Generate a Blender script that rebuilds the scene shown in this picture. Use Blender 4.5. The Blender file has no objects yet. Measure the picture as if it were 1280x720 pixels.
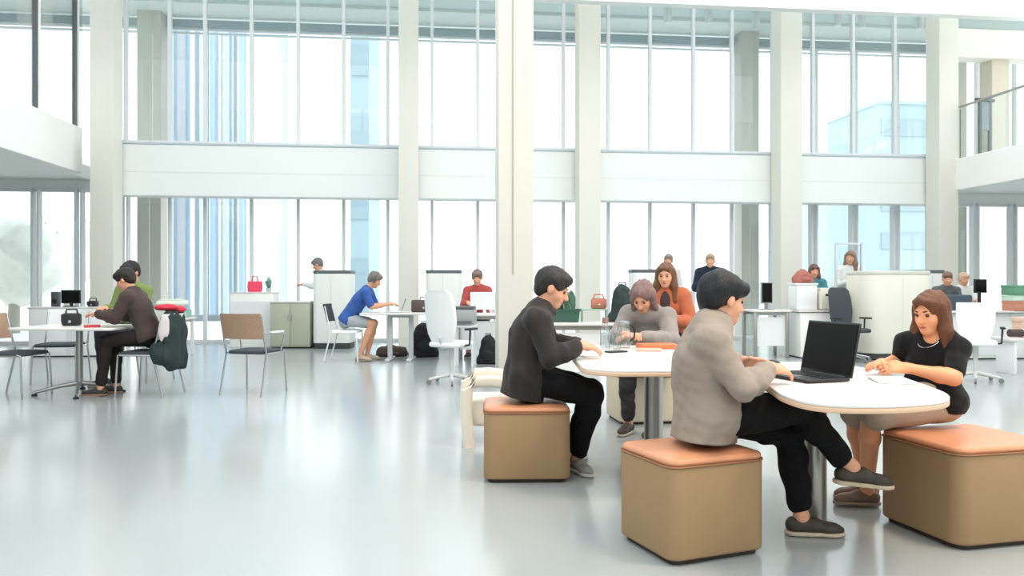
import bpy, bmesh, math, random
import numpy as np
from mathutils import Vector, Matrix
random.seed(7)
PI = math.pi
SC = bpy.context.scene
COL = SC.collection
F_PX, HOR, CAM_Z = 1000.0, 353.0, 1.2
A_ROOM = math.radians(6.2)
CA, SA = math.cos(A_ROOM), math.sin(A_ROOM)

# ---------------------------------------------------------------- measuring helpers
def W(u, v, z=0.0):                       # room frame (u along the glazing, v towards it) -> world
    return Vector((CA*u - SA*v, SA*u + CA*v, z))
def pu(px, v):                            # room u of photo column px on the plane v
    k = (px - 640.0)/F_PX
    t = v/(CA - SA*k)
    return CA*k*t + SA*t
def J(px, py, Y):                         # photo pixel at depth Y -> world
    return Vector(((px-640.0)*Y/F_PX, Y, CAM_Z-(py-HOR)*Y/F_PX))
def R(d): return math.radians(d)

# ---------------------------------------------------------------- materials
def lin(c):
    return tuple(((x/255.0)/12.92 if x/255.0 <= .04045 else ((x/255.0+.055)/1.055)**2.4) for x in c)
MATS = {}
def mat(name, rgb, rough=.6, metal=0.0, var=.05, scale=9.0, bump=0.0, bscale=60.0, spec=.5, kind='noise', stretch=None, sheen=0.0):
    if name in MATS: return MATS[name]
    m = bpy.data.materials.new(name); m.use_nodes = True
    nt = m.node_tree; N = nt.nodes; L = nt.links
    b = N['Principled BSDF']
    c = lin(rgb)
    tc = N.new('ShaderNodeTexCoord'); mp = N.new('ShaderNodeMapping')
    L.new(tc.outputs['Object'], mp.inputs['Vector'])
    if stretch: mp.inputs['Scale'].default_value = stretch
    if kind == 'weave':
        tx = N.new('ShaderNodeTexChecker'); tx.inputs['Scale'].default_value = scale
        fac = tx.outputs['Fac']
    else:
        tx = N.new('ShaderNodeTexNoise'); tx.inputs['Scale'].default_value = scale
        tx.inputs['Detail'].default_value = 4.0
        fac = tx.outputs['Fac']
    L.new(mp.outputs['Vector'], tx.inputs['Vector'])
    mx = N.new('ShaderNodeMix'); mx.data_type = 'RGBA'
    lo = [max(0, x*(1-var)) for x in c]; hi = [min(1, x*(1+var)) for x in c]
    mx.inputs['A'].default_value = (*lo, 1); mx.inputs['B'].default_value = (*hi, 1)
    L.new(fac, mx.inputs['Factor']); L.new(mx.outputs['Result'], b.inputs['Base Color'])
    b.inputs['Roughness'].default_value = rough
    b.inputs['Metallic'].default_value = metal
    b.inputs['Specular IOR Level'].default_value = spec
    if sheen: b.inputs['Sheen Weight'].default_value = sheen
    if bump:
        n2 = N.new('ShaderNodeTexNoise'); n2.inputs['Scale'].default_value = bscale
        n2.inputs['Detail'].default_value = 3.0
        L.new(mp.outputs['Vector'], n2.inputs['Vector'])
        bp = N.new('ShaderNodeBump'); bp.inputs['Strength'].default_value = bump
        bp.inputs['Distance'].default_value = .02
        L.new(n2.outputs['Fac'], bp.inputs['Height']); L.new(bp.outputs['Normal'], b.inputs['Normal'])
    MATS[name] = m
    return m
def thin_glass(name, tint=(.97, .99, .99), refl=.06):
    if name in MATS: return MATS[name]
    m = bpy.data.materials.new(name); m.use_nodes = True
    nt = m.node_tree; N = nt.nodes; L = nt.links
    N.remove(N['Principled BSDF']); out = N['Material Output']
    t = N.new('ShaderNodeBsdfTransparent'); t.inputs['Color'].default_value = (*tint, 1)
    g = N.new('ShaderNodeBsdfGlossy'); g.inputs['Roughness'].default_value = .02
    lw = N.new('ShaderNodeLayerWeight'); lw.inputs['Blend'].default_value = .12
    mr = N.new('ShaderNodeMapRange'); mr.inputs['To Min'].default_value = refl*.6; mr.inputs['To Max'].default_value = .6
    L.new(lw.outputs['Fresnel'], mr.inputs['Value'])
    s = N.new('ShaderNodeMixShader')
    L.new(mr.outputs['Result'], s.inputs['Fac']); L.new(t.outputs[0], s.inputs[1]); L.new(g.outputs[0], s.inputs[2])
    L.new(s.outputs[0], out.inputs['Surface'])
    MATS[name] = m
    return m
def emitter(name, rgb, strength):
    if name in MATS: return MATS[name]
    m = bpy.data.materials.new(name); m.use_nodes = True
    b = m.node_tree.nodes['Principled BSDF']
    b.inputs['Emission Color'].default_value = (*lin(rgb), 1); b.inputs['Emission Strength'].default_value = strength
    MATS[name] = m
    return m

# ---------------------------------------------------------------- objects
def tag(o, label=None, cat=None, group=None, kind=None):
    if label: o['label'] = label
    if cat: o['category'] = cat
    if group: o['group'] = group
    if kind: o['kind'] = kind
    return o
def empty(name, loc=(0, 0, 0), rz=0.0, label=None, cat=None, group=None, kind=None):
    o = bpy.data.objects.new(name, None); COL.objects.link(o)
    o.empty_display_size = .1
    o.location = loc; o.rotation_euler = (0, 0, rz)
    return tag(o, label, cat, group, kind)
def copy_tree(o, parent=None):
    c = o.copy(); COL.objects.link(c)
    if parent is not None: c.parent = parent
    for ch in [x for x in bpy.data.objects if x.parent == o]:
        copy_tree(ch, c)
    return c

class MB:
    """collects shapes for ONE mesh object"""
    def __init__(s): s.bm = bmesh.new()
    def _add(s, vs, fs, M=None):
        vv = [s.bm.verts.new((M @ Vector(v)) if M is not None else v) for v in vs]
        for f in fs:
            try: s.bm.faces.new([vv[i] for i in f])
            except ValueError: pass
        return s
    def box(s, c, d, rz=0.0, M=None, bev=0.0):
        b = bmesh.new(); bmesh.ops.create_cube(b, size=1.0)
        for v in b.verts: v.co = Vector((v.co.x*d[0], v.co.y*d[1], v.co.z*d[2]))
        if bev: bmesh.ops.bevel(b, geom=b.edges[:], offset=min(bev, min(d)*.45), segments=2, affect='EDGES', profile=.5)
        T = Matrix.Translation(c) @ Matrix.Rotation(rz, 4, 'Z')
        if M is not None: T = M @ T
        b.verts.index_update()
        s._add([v.co.copy() for v in b.verts], [[v.index for v in f.verts] for f in b.faces], T); b.free()
        return s
    def tube(s, pts, r, seg=10, closed=False, M=None, caps=True):
        pts = [Vector(p) for p in pts]; n = len(pts)
        rr = r if isinstance(r, (list, tuple)) else [r]*n
        vs, fs = [], []
        t0 = (pts[1]-pts[0]).normalized()
        up = Vector((0, 0, 1)) if abs(t0.z) < .9 else Vector((1, 0, 0))
        nx = t0.cross(up).normalized()
        for i, p in enumerate(pts):
            if closed: t = (pts[(i+1) % n]-pts[i-1]).normalized()
            elif i == 0: t = t0
            elif i == n-1: t = (pts[-1]-pts[-2]).normalized()
            else: t = ((pts[i+1]-p).normalized()+(p-pts[i-1]).normalized()).normalized()
            nx = (nx - t*nx.dot(t)).normalized(); ny = t.cross(nx)
            for k in range(seg):
                a = 2*PI*k/seg
                vs.append(p+nx*math.cos(a)*rr[i]+ny*math.sin(a)*rr[i])
        for i in range(n if closed else n-1):
            j = (i+1) % n
            for k in range(seg):
                fs.append([i*seg+k, i*seg+(k+1) % seg, j*seg+(k+1) % seg, j*seg+k])
        if caps and not closed:
            fs.append(list(range(seg))[::-1]); fs.append([(n-1)*seg+k for k in range(seg)])
        return s._add(vs, fs, M)
    def lathe(s, prof, c=(0, 0, 0), seg=28, M=None):
        vs, fs = [], []
        n = len(prof)
        for (r, z) in prof:
            for k in range(seg):
                a = 2*PI*k/seg
                vs.append((c[0]+r*math.cos(a), c[1]+r*math.sin(a), c[2]+z))
        for i in range(n-1):
            for k in range(seg):
                fs.append([i*seg+k, i*seg+(k+1) % seg, (i+1)*seg+(k+1) % seg, (i+1)*seg+k])
        if prof[0][0] > 1e-6: fs.append(list(range(seg))[::-1])
        if prof[-1][0] > 1e-6: fs.append([(n-1)*seg+k for k in range(seg)])
        return s._add(vs, fs, M)
    def loft(s, rings, M=None):
        """rings of equal count, capped"""
        n = len(rings[0]); vs = [p for r in rings for p in r]; fs = []
        for i in range(len(rings)-1):
            for k in range(n):
                fs.append([i*n+k, i*n+(k+1) % n, (i+1)*n+(k+1) % n, (i+1)*n+k])
        fs.append(list(range(n))[::-1]); fs.append([(len(rings)-1)*n+k for k in range(n)])
        return s._add(vs, fs, M)
    def slab(s, sx, sy, r, z0, z1, bev=.01, steps=3, seg=7, top_bulge=0.0, M=None, c=(0, 0)):
        """rounded-rectangle block with softened top and bottom edges"""
        rings = []
        prof = []
        for i in range(steps+1):
            a = PI/2*i/steps; prof.append((bev*(1-math.sin(a)), z0+bev*(1-math.cos(a))))
        for i in range(steps+1):
            a = PI/2*i/steps; prof.append((bev*(1-math.cos(a)), z1-bev*(1-math.sin(a))))
        if top_bulge:
            prof += [(min(sx, sy)*.1, z1+top_bulge*.55), (min(sx, sy)*.28, z1+top_bulge*.9)]
        for ins, z in prof:
            rings.append([(p[0]+c[0], p[1]+c[1], z) for p in rrect(sx-2*ins, sy-2*ins, max(.002, r-ins), seg)])
        return s.loft(rings, M)
    def poly(s, pts, thick, M=None):
        """flat polygon in XY, extruded up by thick"""
        return s.loft([[(p[0], p[1], 0) for p in pts], [(p[0], p[1], thick) for p in pts]], M)
    def build(s, name, m, parent=None, smooth=True, ang=40):
        me = bpy.data.meshes.new(name)
        bmesh.ops.recalc_face_normals(s.bm, faces=s.bm.faces[:])
        s.bm.to_mesh(me); s.bm.free()
        me.materials.append(m)
        if smooth and len(me.polygons):
            me.polygons.foreach_set('use_smooth', [True]*len(me.polygons))
            try: me.set_sharp_from_angle(angle=R(ang))
            except Exception: pass
        o = bpy.data.objects.new(name, me); COL.objects.link(o)
        if parent is not None: o.parent = parent
        return o
def rrect(sx, sy, r, seg=6):
    r = min(r, sx*.499, sy*.499); out = []
    for (cx, cy, a0) in ((sx/2-r, sy/2-r, 0), (-sx/2+r, sy/2-r, 90), (-sx/2+r, -sy/2+r, 180), (sx/2-r, -sy/2+r, 270)):
        for i in range(seg+1):
            a = R(a0+90.0*i/seg); out.append((cx+r*math.cos(a), cy+r*math.sin(a)))
    return out
def struct(o): o['kind'] = 'structure'; return o

# ---------------------------------------------------------------- signed-distance fields for bodies and cloth
def A3(v): return np.array([v[0], v[1], v[2]], dtype=np.float32)
class Field:
    def __init__(s, lo, hi, h):
        s.lo = A3(lo); s.h = float(h)
        s.n = np.ceil((A3(hi)-s.lo)/h).astype(int)+1
        s.d = np.full(tuple(s.n), .25, np.float32)
        s.ax = [s.lo[i]+np.arange(s.n[i], dtype=np.float32)*h for i in range(3)]
    def _w(s, lo, hi):
        i0 = np.maximum(np.floor((lo-s.lo)/s.h).astype(int), 0)
        i1 = np.minimum(np.ceil((hi-s.lo)/s.h).astype(int)+1, s.n)
        if np.any(i1 <= i0): return None, None
        sl = tuple(slice(int(a), int(b)) for a, b in zip(i0, i1))
        X = s.ax[0][sl[0]][:, None, None]; Y = s.ax[1][sl[1]][None, :, None]; Z = s.ax[2][sl[2]][None, None, :]
        return sl, (X, Y, Z)
    def _un(s, sl, d, k):
        a = s.d[sl]
        if k <= 0: s.d[sl] = np.minimum(a, d); return
        hh = np.maximum(k-np.abs(a-d), 0)/k
        s.d[sl] = np.minimum(a, d)-hh*hh*k*.25
    def _sub(s, sl, d, k):
        a = s.d[sl]; b = -d
        hh = np.maximum(k-np.abs(a-b), 0)/max(k, 1e-6)
        s.d[sl] = np.maximum(a, b)+hh*hh*k*.25
    def _cone_d(s, xyz, a, b, ra, rb, flat):
        X, Y, Z = xyz; ab = b-a; L2 = float(ab @ ab)+1e-9
        px, py, pz = X-a[0], Y-a[1], Z-a[2]
        t = np.clip((px*ab[0]+py*ab[1]+pz*ab[2])/L2, 0, 1)
        qx, qy, qz = px-t*ab[0], py-t*ab[1], pz-t*ab[2]
        r = ra+(rb-ra)*t
        if flat is None: return np.sqrt(qx*qx+qy*qy+qz*qz)-r
        ax, f = flat
        e = qx*ax[0]+qy*ax[1]+qz*ax[2]
        q2 = qx*qx+qy*qy+qz*qz-e*e
        l = np.sqrt(np.maximum(q2, 0)+(e/f)**2)
        l2 = np.sqrt(np.maximum(q2, 0)+(e/(f*f))**2)+1e-6
        return l*(l-r)/l2
    def cone(s, a, b, ra, rb=None, k=.02, flat=None, sub=False):
        a, b = A3(a), A3(b); rb = ra if rb is None else rb
        pad = max(ra, rb)+k+2*s.h+.01
        if flat is not None: flat = (A3(Vector(flat[0]).normalized()), flat[1])
        sl, xyz = s._w(np.minimum(a, b)-pad, np.maximum(a, b)+pad)
        if sl is None: return s
        d = s._cone_d(xyz, a, b, ra, rb, flat)
        (s._sub if sub else s._un)(sl, d, k)
        return s
    def ell(s, c, r, M=None, k=.02, sub=False):
        c = A3(c); rm = max(r); pad = rm+k+2*s.h+.01
        sl, (X, Y, Z) = s._w(c-pad, c+pad)
        if sl is None: return s
        px, py, pz = X-c[0], Y-c[1], Z-c[2]
        if M is not None:
            m = np.array(M, dtype=np.float32)        # columns = local axes
            px, py, pz = (m[0, 0]*px+m[1, 0]*py+m[2, 0]*pz, m[0, 1]*px+m[1, 1]*py+m[2, 1]*pz, m[0, 2]*px+m[1, 2]*py+m[2, 2]*pz)
        k0 = np.sqrt((px/r[0])**2+(py/r[1])**2+(pz/r[2])**2)
        k1 = np.sqrt((px/r[0]**2)**2+(py/r[1]**2)**2+(pz/r[2]**2)**2)+1e-6
        d = k0*(k0-1)/k1
        (s._sub if sub else s._un)(sl, d, k)
        return s
    def cut(s, p, n, k=0.0):
        """remove the side the normal points to"""
        n = Vector(n).normalized()
        X, Y, Z = s.ax[0][:, None, None], s.ax[1][None, :, None], s.ax[2][None, None, :]
        d = (X-p[0])*n[0]+(Y-p[1])*n[1]+(Z-p[2])*n[2]
        s.d = np.maximum(s.d, d)
        return s
    def noise(s, amp, wl, seed=0, n=5, stretch=(1, 1, 1)):
        rs = np.random.RandomState(seed)
        idx = np.where(np.abs(s.d) < .05)
        P = np.stack([s.ax[i][idx[i]]*stretch[i] for i in range(3)], 1)
        acc = np.zeros(len(P), np.float32)
        for i in range(n):
            v = rs.normal(size=3); v /= np.linalg.norm(v)
            kk = 2*PI/(wl*rs.uniform(.6, 1.6))
            q = P @ v.astype(np.float32)
            w = P @ rs.normal(size=3).astype(np.float32)
            acc += np.sin(q*kk+rs.uniform(0, 6)+1.5*np.sin(w*kk*.4))
        s.d[idx] -= amp*acc/math.sqrt(n)
        return s
    def mesh(s):
        d = s.d; h = s.h
        neg = d < 0
        c = np.zeros(tuple(np.array(d.shape)-1), np.int8)
        offs = [(i, j, k) for i in (0, 1) for j in (0, 1) for k in (0, 1)]
        nx, ny, nz = c.shape
        for o in offs: c += neg[o[0]:o[0]+nx, o[1]:o[1]+ny, o[2]:o[2]+nz]
        act = (c > 0) & (c < 8)
        I = np.argwhere(act)
        if len(I) == 0: return np.zeros((0, 3)), []
        vid = np.full(c.shape, -1, np.int32); vid[act] = np.arange(len(I))
        val = {o: d[I[:, 0]+o[0], I[:, 1]+o[1], I[:, 2]+o[2]] for o in offs}
        acc = np.zeros((len(I), 3), np.float32); cnt = np.zeros(len(I), np.float32)
        for o in offs:
            for ax in range(3):
                if o[ax] == 1: continue
                p = list(o); p[ax] = 1; p = tuple(p)
                a, b = val[o], val[p]; m = (a < 0) != (b < 0)
                t = np.where(m, a/np.where(m, a-b, 1), 0)
                for q in range(3):
                    acc[:, q] += np.where(m, (o[q]+(t if q == ax else 0)), 0)
                cnt += m
        V = (I+acc/cnt[:, None])*h+s.lo
        Q = []
        for ax in range(3):
            o1, o2 = [(1, 2), (2, 0), (0, 1)][ax]
            sa = [slice(None)]*3; sb = [slice(None)]*3
            sa[ax] = slice(0, -1); sb[ax] = slice(1, None)
            A, B = neg[tuple(sa)], neg[tuple(sb)]
            E = np.argwhere(A != B)
            E = E[(E[:, o1] > 0) & (E[:, o2] > 0) & (E[:, o1] < d.shape[o1]-1) & (E[:, o2] < d.shape[o2]-1)]
            if len(E) == 0: continue
            fl = A[E[:, 0], E[:, 1], E[:, 2]]
            def g(a, b):
                e = E.copy(); e[:, o1] -= a; e[:, o2] -= b
                return vid[e[:, 0], e[:, 1], e[:, 2]]
            q = np.stack([g(1, 1), g(0, 1), g(0, 0), g(1, 0)], 1)
            q[~fl] = q[~fl][:, ::-1]
            Q.append(q)
        return V, np.concatenate(Q, 0)
    def build(s, name, m, parent=None, origin=None):
        V, Q = s.mesh()
        if origin is None: origin = parent.location if parent is not None else Vector((0, 0, 0))
        V = V-A3(origin)[None, :]
        me = bpy.data.meshes.new(name)
        me.from_pydata(V.tolist(), [], Q.tolist() if len(Q) else [])
        me.polygons.foreach_set('use_smooth', [True]*len(me.polygons))
        me.materials.append(m)
        o = bpy.data.objects.new(name, me); COL.objects.link(o)
        if parent is not None: o.parent = parent
        else: o.location = origin
        return o
# ---------------------------------------------------------------- people
def lerp(a, b, t): return Vector(a)*(1-t)+Vector(b)*t
def frame_of(f, up=(0, 0, 1)):
    f = Vector(f).normalized(); r = f.cross(Vector(up)).normalized(); u = r.cross(f)
    return r, f, u
def rot_cols(r, f, u):
    return [[r.x, f.x, u.x], [r.y, f.y, u.y], [r.z, f.z, u.z]]

def canon(base, ang, seat=.45, lean=.1, s=1.0, stand=False, look=(0, 1, -.25), arms='desk', spread=.11):
    """joints of a simply posed figure; ang = heading in degrees, 0 looks to +Y"""
    b = Vector(base); a = R(ang)
    def P(x, y, z): return b+Vector((x*math.cos(a)-y*math.sin(a), x*math.sin(a)+y*math.cos(a), z))
    def D(x, y, z): return Vector((x*math.cos(a)-y*math.sin(a), x*math.sin(a)+y*math.cos(a), z))
    j = {}
    if stand:
        hz = .93*s
        j['hipR'], j['hipL'] = P(.09*s, 0, hz), P(-.09*s, 0, hz)
        j['knR'], j['knL'] = P(.1*s, .03, .5*s), P(-.1*s, .02, .5*s)
        j['anR'], j['anL'] = P(.1*s, -.02, .085*s), P(-.1*s, -.04, .085*s)
    else:
        hz = seat+.177
        j['hipR'], j['hipL'] = P(.09*s, 0, hz), P(-.09*s, 0, hz)
        j['knR'], j['knL'] = P(spread*s, .42*s, hz-.01), P(-spread*s, .42*s, hz-.01)
        j['anR'], j['anL'] = P(spread*s, .38*s, .085), P(-spread*s, .46*s, .085)
    j['pel'] = P(0, 0, hz)
    j['chest'] = P(0, lean*.75, hz+.33*s)
    y1 = lean*1.15
    j['shR'], j['shL'] = P(.165*s, y1, hz+.44*s), P(-.165*s, y1, hz+.44*s)
    j['neck'] = P(0, y1+.01, hz+.5*s)
    j['head'] = P(0, y1+.05+lean*.25, hz+.645*s)
    if arms == 'desk':
        j['elR'], j['elL'] = P(.22*s, y1+.1, hz+.215*s), P(-.22*s, y1+.1, hz+.215*s)
        j['wrR'], j['wrL'] = P(.12*s, y1+.32, hz+.255*s), P(-.12*s, y1+.32, hz+.255*s)
        j['hdR'], j['hdL'] = D(-.3, 1, 0), D(.3, 1, 0)
        j['pnR'], j['pnL'] = D(0, 0, -1), D(0, 0, -1)
    elif arms == 'down':
        j['elR'], j['elL'] = P(.23*s, y1-.03, hz+.16*s), P(-.23*s, y1-.03, hz+.16*s)
        j['wrR'], j['wrL'] = P(.23*s, y1+.05, hz-.08*s), P(-.23*s, y1+.05, hz-.08*s)
        j['hdR'], j['hdL'] = D(0, .1, -1), D(0, .1, -1)
        j['pnR'], j['pnL'] = D(-1, 0, 0), D(1, 0, 0)
    elif arms == 'fold':
        j['elR'], j['elL'] = P(.24*s, y1+.05, hz+.18*s), P(-.24*s, y1+.05, hz+.18*s)
        j['wrR'], j['wrL'] = P(.06*s, y1+.22, hz+.25*s), P(-.06*s, y1+.24, hz+.22*s)
        j['hdR'], j['hdL'] = D(-1, .3, .1), D(1, .3, .1)
        j['pnR'], j['pnL'] = D(0, -1, -.3), D(0, -1, -.3)
    j['hf'] = D(*look)
    j['toeR'], j['toeL'] = D(.15, 1, 0), D(-.15, 1, 0)
    return j

def add_torso(F, j, s, off=0.0, top=True, pelvis=True, k=.03, hem=0.0, wide=1.0):
    right = (j['shR']-j['shL']).normalized()
    up = (j['neck']-j['pel']).normalized()
    fw = up.cross(right).normalized()
    fl = (fw, .70)
    w1 = lerp(j['pel'], j['chest'], .5)
    if pelvis:
        F.cone(j['hipL'], j['hipR'], .098*s+off, .098*s+off, k)
        F.cone(j['pel'], w1, .15*s*wide+off, .135*s*wide+off, k, fl)
    if top:
        F.cone(lerp(j['pel'], j['chest'], .25), j['chest'], .14*s*wide+off, .158*s*wide+off, k, fl)
        F.cone(j['chest'], lerp(j['chest'], j['neck'], .6), .158*s*wide+off, .12*s+off, k, fl)
        sw = min(1.0, wide)
        F.cone(j['shL'], j['shR'], .058*s*sw+off, .058*s*sw+off, k)
        for q in ('shL', 'shR'):
            F.cone(lerp(j['neck'], j['pel'], .02), j[q], .05*s*sw+off, .05*s*sw+off, k)
        if hem:
            F.cone(j['hipL'], j['hipR'], .106*s+off, .106*s+off, k)
            F.cone(w1, j['pel']-up*hem, .15*s*wide+off, .182*s*wide+off, k, fl)
def add_arm(F, j, q, s, off=0.0, t=1.0, k=.02):
    sh, el, wr = j['sh'+q], j['el'+q], j['wr'+q]
    if t <= 1.0 and t < .51:
        e = lerp(sh, el, t*2); F.cone(sh, e, .054*s+off, (.054-.01*t*2)*s+off, k); return
    F.cone(sh, el, .054*s+off, .043*s+off, k)
    t2 = (t-.5)*2
    m = lerp(el, wr, .3)
    F.cone(el, m, .041*s+off, .043*s+off, k)
    F.cone(m, lerp(el, wr, t2), .043*s+off, (.043-.015*t2)*s+off, k)
def add_leg(F, j, q, s, off=0.0, t=1.0, k=.025, flare=0.0):
    hp, kn, an = j['hip'+q], j['kn'+q], j['an'+q]
    if t < .5:
        F.cone(hp, lerp(hp, kn, t*2), .092*s+off, (.092-.03*t*2)*s+off+flare, k); return
    F.cone(hp, kn, .092*s+off, .06*s+off, k)
    t2 = (t-.5)*2
    c = lerp(kn, an, .3)
    F.cone(kn, c, .056*s+off, .057*s+off, k)
    F.cone(c, lerp(kn, an, t2), .057*s+off, .057*s+(.036*s-.057*s)*t2+off+flare, k)
def add_hand(F, j, q, s, fr=1.0, curl=.35):
    wr = j['wr'+q]; d = Vector(j['hd'+q]).normalized()
    n = Vector(j['pn'+q]); n = (n-d*n.dot(d)).normalized()
    ac = d.cross(n); ts = 1 if q == 'R' else -1
    kn = wr+d*.088*s
    F.cone(wr, wr+d*.02*s, .027*s, .029*s, .012)
    F.cone(wr+d*.02*s+ac*.012*s, kn+ac*.026*s, .02*s, .0165*s, .014, (n, .8))
    F.cone(wr+d*.02*s-ac*.012*s, kn-ac*.026*s, .02*s, .015*s, .014, (n, .8))
    F.cone(wr+d*.02*s, kn, .026*s, .02*s, .014, (n, .65))
    cu = j.get('curl'+q, curl)
    for i, (o, L) in enumerate(((.03, .072), (.011, .08), (-.009, .075), (-.029, .058))):
        p = kn+ac*o*ts*s*.98; dd = (d+ac*ts*o*2.2).normalized(); a = cu*(.8+.15*i)
        r = .0088*s*fr
        for g, fr_ in enumerate((.45, .32, .25)):
            ax = dd.cross(n).normalized()
            dd = (Matrix.Rotation(a*(.7, 1.0, .8)[g], 3, ax) @ dd).normalized()
            e = p+dd*L*fr_*s*1.05
            F.cone(p, e, r, r*.92, .006); p = e; r *= .93
    p = wr+d*.03*s+ac*ts*.026*s
    d1 = (d*.75+ac*ts*.7+n*.25).normalized(); e = p+d1*.042*s
    F.cone(wr+d*.02*s+ac*ts*.012*s, e, .017*s*fr, .0115*s*fr, .012)
    d2 = (d+ac*ts*.2+n*.25).normalized()
    F.cone(e, e+d2*.034*s, .0112*s*fr, .009*s*fr, .006)
def add_head(F, j, s, detail=True):
    c = j['head']; r, f, u = frame_of(j['hf'], j.get('hup', (0, 0, 1))); M = rot_cols(r, f, u)
    T = lambda x, y, z: c+(r*x+f*y+u*z)*s
    sc = lambda *a: tuple(q*s for q in a)
    F.cone(j['neck']-(j['neck']-j['pel']).normalized()*.03*s, T(0, -.02, -.06), .058*s, .052*s, .02)
    F.ell(T(0, -.012, .032), sc(.074, .094, .084), M, .02)
    F.ell(T(0, .026, -.038), sc(.058, .064, .082), M, .025)
    F.ell(T(0, .058, -.093), sc(.028, .025, .022), M, .025)
    F.ell(T(.035, .045, -.03), sc(.026, .03, .03), M, .02); F.ell(T(-.035, .045, -.03), sc(.026, .03, .03), M, .02)
    if detail:
        for x in (-1, 1):
            F.ell(T(.031*x, .094, .002), sc(.017, .014, .011), M, .012, sub=True)
            F.ell(T(.077*x, -.006, -.008), sc(.011, .02, .032), M, .006)
        F.cone(T(-.034, .078, .021), T(.034, .078, .021), .011*s, .011*s, .012)
        F.cone(T(0, .088, .004), T(0, .107, -.032), .007*s, .0125*s, .012)
        F.ell(T(0, .098, -.036), sc(.018, .011, .009), M, .008)
        F.cone(T(-.016, .084, -.061), T(.016, .084, -.061), .0075*s, .0075*s, .006)
        F.cone(T(-.014, .081, -.073), T(.014, .081, -.073), .008*s, .008*s, .006)
    else:
        F.cone(T(0, .088, .004), T(0, .105, -.032), .009*s, .015*s, .012)
        for x in (-1, 1): F.ell(T(.077*x, -.006, -.008), sc(.014, .02, .032), M, .006)
    return T, M
def hair_field(j, s, h, style, vol=1.0, seed=3):
    c = j['head']; r, f, u = frame_of(j['hf'], j.get('hup', (0, 0, 1))); M = rot_cols(r, f, u)
    T = lambda x, y, z: c+(r*x+f*y+u*z)*s
    sc = lambda *a: tuple(q*s for q in a)
    F = Field(c-Vector((.3, .3, .46 if style == 'long' else .3))*s, c+Vector((.3, .3, .24))*s, h)
    v = vol
    if style == 'short':
        F.ell(T(0, -.018, .044), sc(.083*v, .106*v, .088*v), M, .02)
        F.ell(T(0, -.062, -.01), sc(.07*v, .052*v, .075), M, .03)
        F.ell(T(0, .055, .078), sc(.062*v, .044*v, .034*v), M, .02)
        F.noise(.0028, .045, seed, 6, stretch=(1, 1, .4))
        F.ell(T(0, .115, -.045), sc(.075, .088, .098), M, .008, sub=True)
        for x in (-1, 1):
            F.ell(T(.085*x, .018, -.03), sc(.036, .034, .04), M, .012, sub=True)
        F.cut(T(0, -.04, -.085), -u-f*.15)
    elif style == 'mop':
        F.ell(T(0, -.02, .046), sc(.092*v, .112*v, .092*v), M, .02)
        F.ell(T(0, -.066, -.005), sc(.08*v, .056*v, .078), M, .03)
        F.ell(T(0, .06, .06), sc(.078*v, .05*v, .046*v), M, .02)
        F.noise(.004, .06, seed, 7, stretch=(1, 1, .4))
        F.ell(T(0, .118, -.055), sc(.082, .09, .098), M, .008, sub=True)
        for x in (-1, 1):
            F.ell(T(.098*x, .02, -.035), sc(.04, .036, .04), M, .012, sub=True)
        F.cut(T(0, -.04, -.085), -u-f*.15)
    elif style == 'long':
        F.ell(T(0, -.016, .044), sc(.086*v, .108*v, .088*v), M, .02)
        F.cone(T(0, -.05, .0), T(0, -.075, -.23), .078*s*v, .06*s, .03)
        for x in (-1, 1):
            F.cone(T(.068*x, -.005, .03), T(.082*x, .012, -.1), .034*s*v, .034*s, .03)
            F.cone(T(.082*x, .012, -.1), T(.080*x, .025, -.255), .034*s, .026*s, .03)
        F.ell(T(0, .06, .075), sc(.06*v, .04*v, .03*v), M, .02)
        F.noise(.003, .05, seed, 7, stretch=(1, 1, .2))
        F.ell(T(0, .118, -.04), sc(.060, .095, .112), M, .008, sub=True)
        F.cone(j['neck']+f*.03, T(0, .05, -.09), .045*s, .045*s, .01, sub=True)
    elif style == 'bob':
        F.ell(T(0, -.016, .044), sc(.088*v, .108*v, .088*v), M, .02)
        F.cone(T(0, -.045, .0), T(0, -.05, -.1), .082*s*v, .068*s, .03)
        for x in (-1, 1):
            F.cone(T(.07*x, -.005, .03), T(.08*x, .012, -.1), .036*s*v, .034*s, .03)
        F.noise(.005, .05, seed, 7, stretch=(1, 1, .3))
        F.ell(T(0, .118, -.04), sc(.06, .095, .112), M, .008, sub=True)
    return F, T, M

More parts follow.
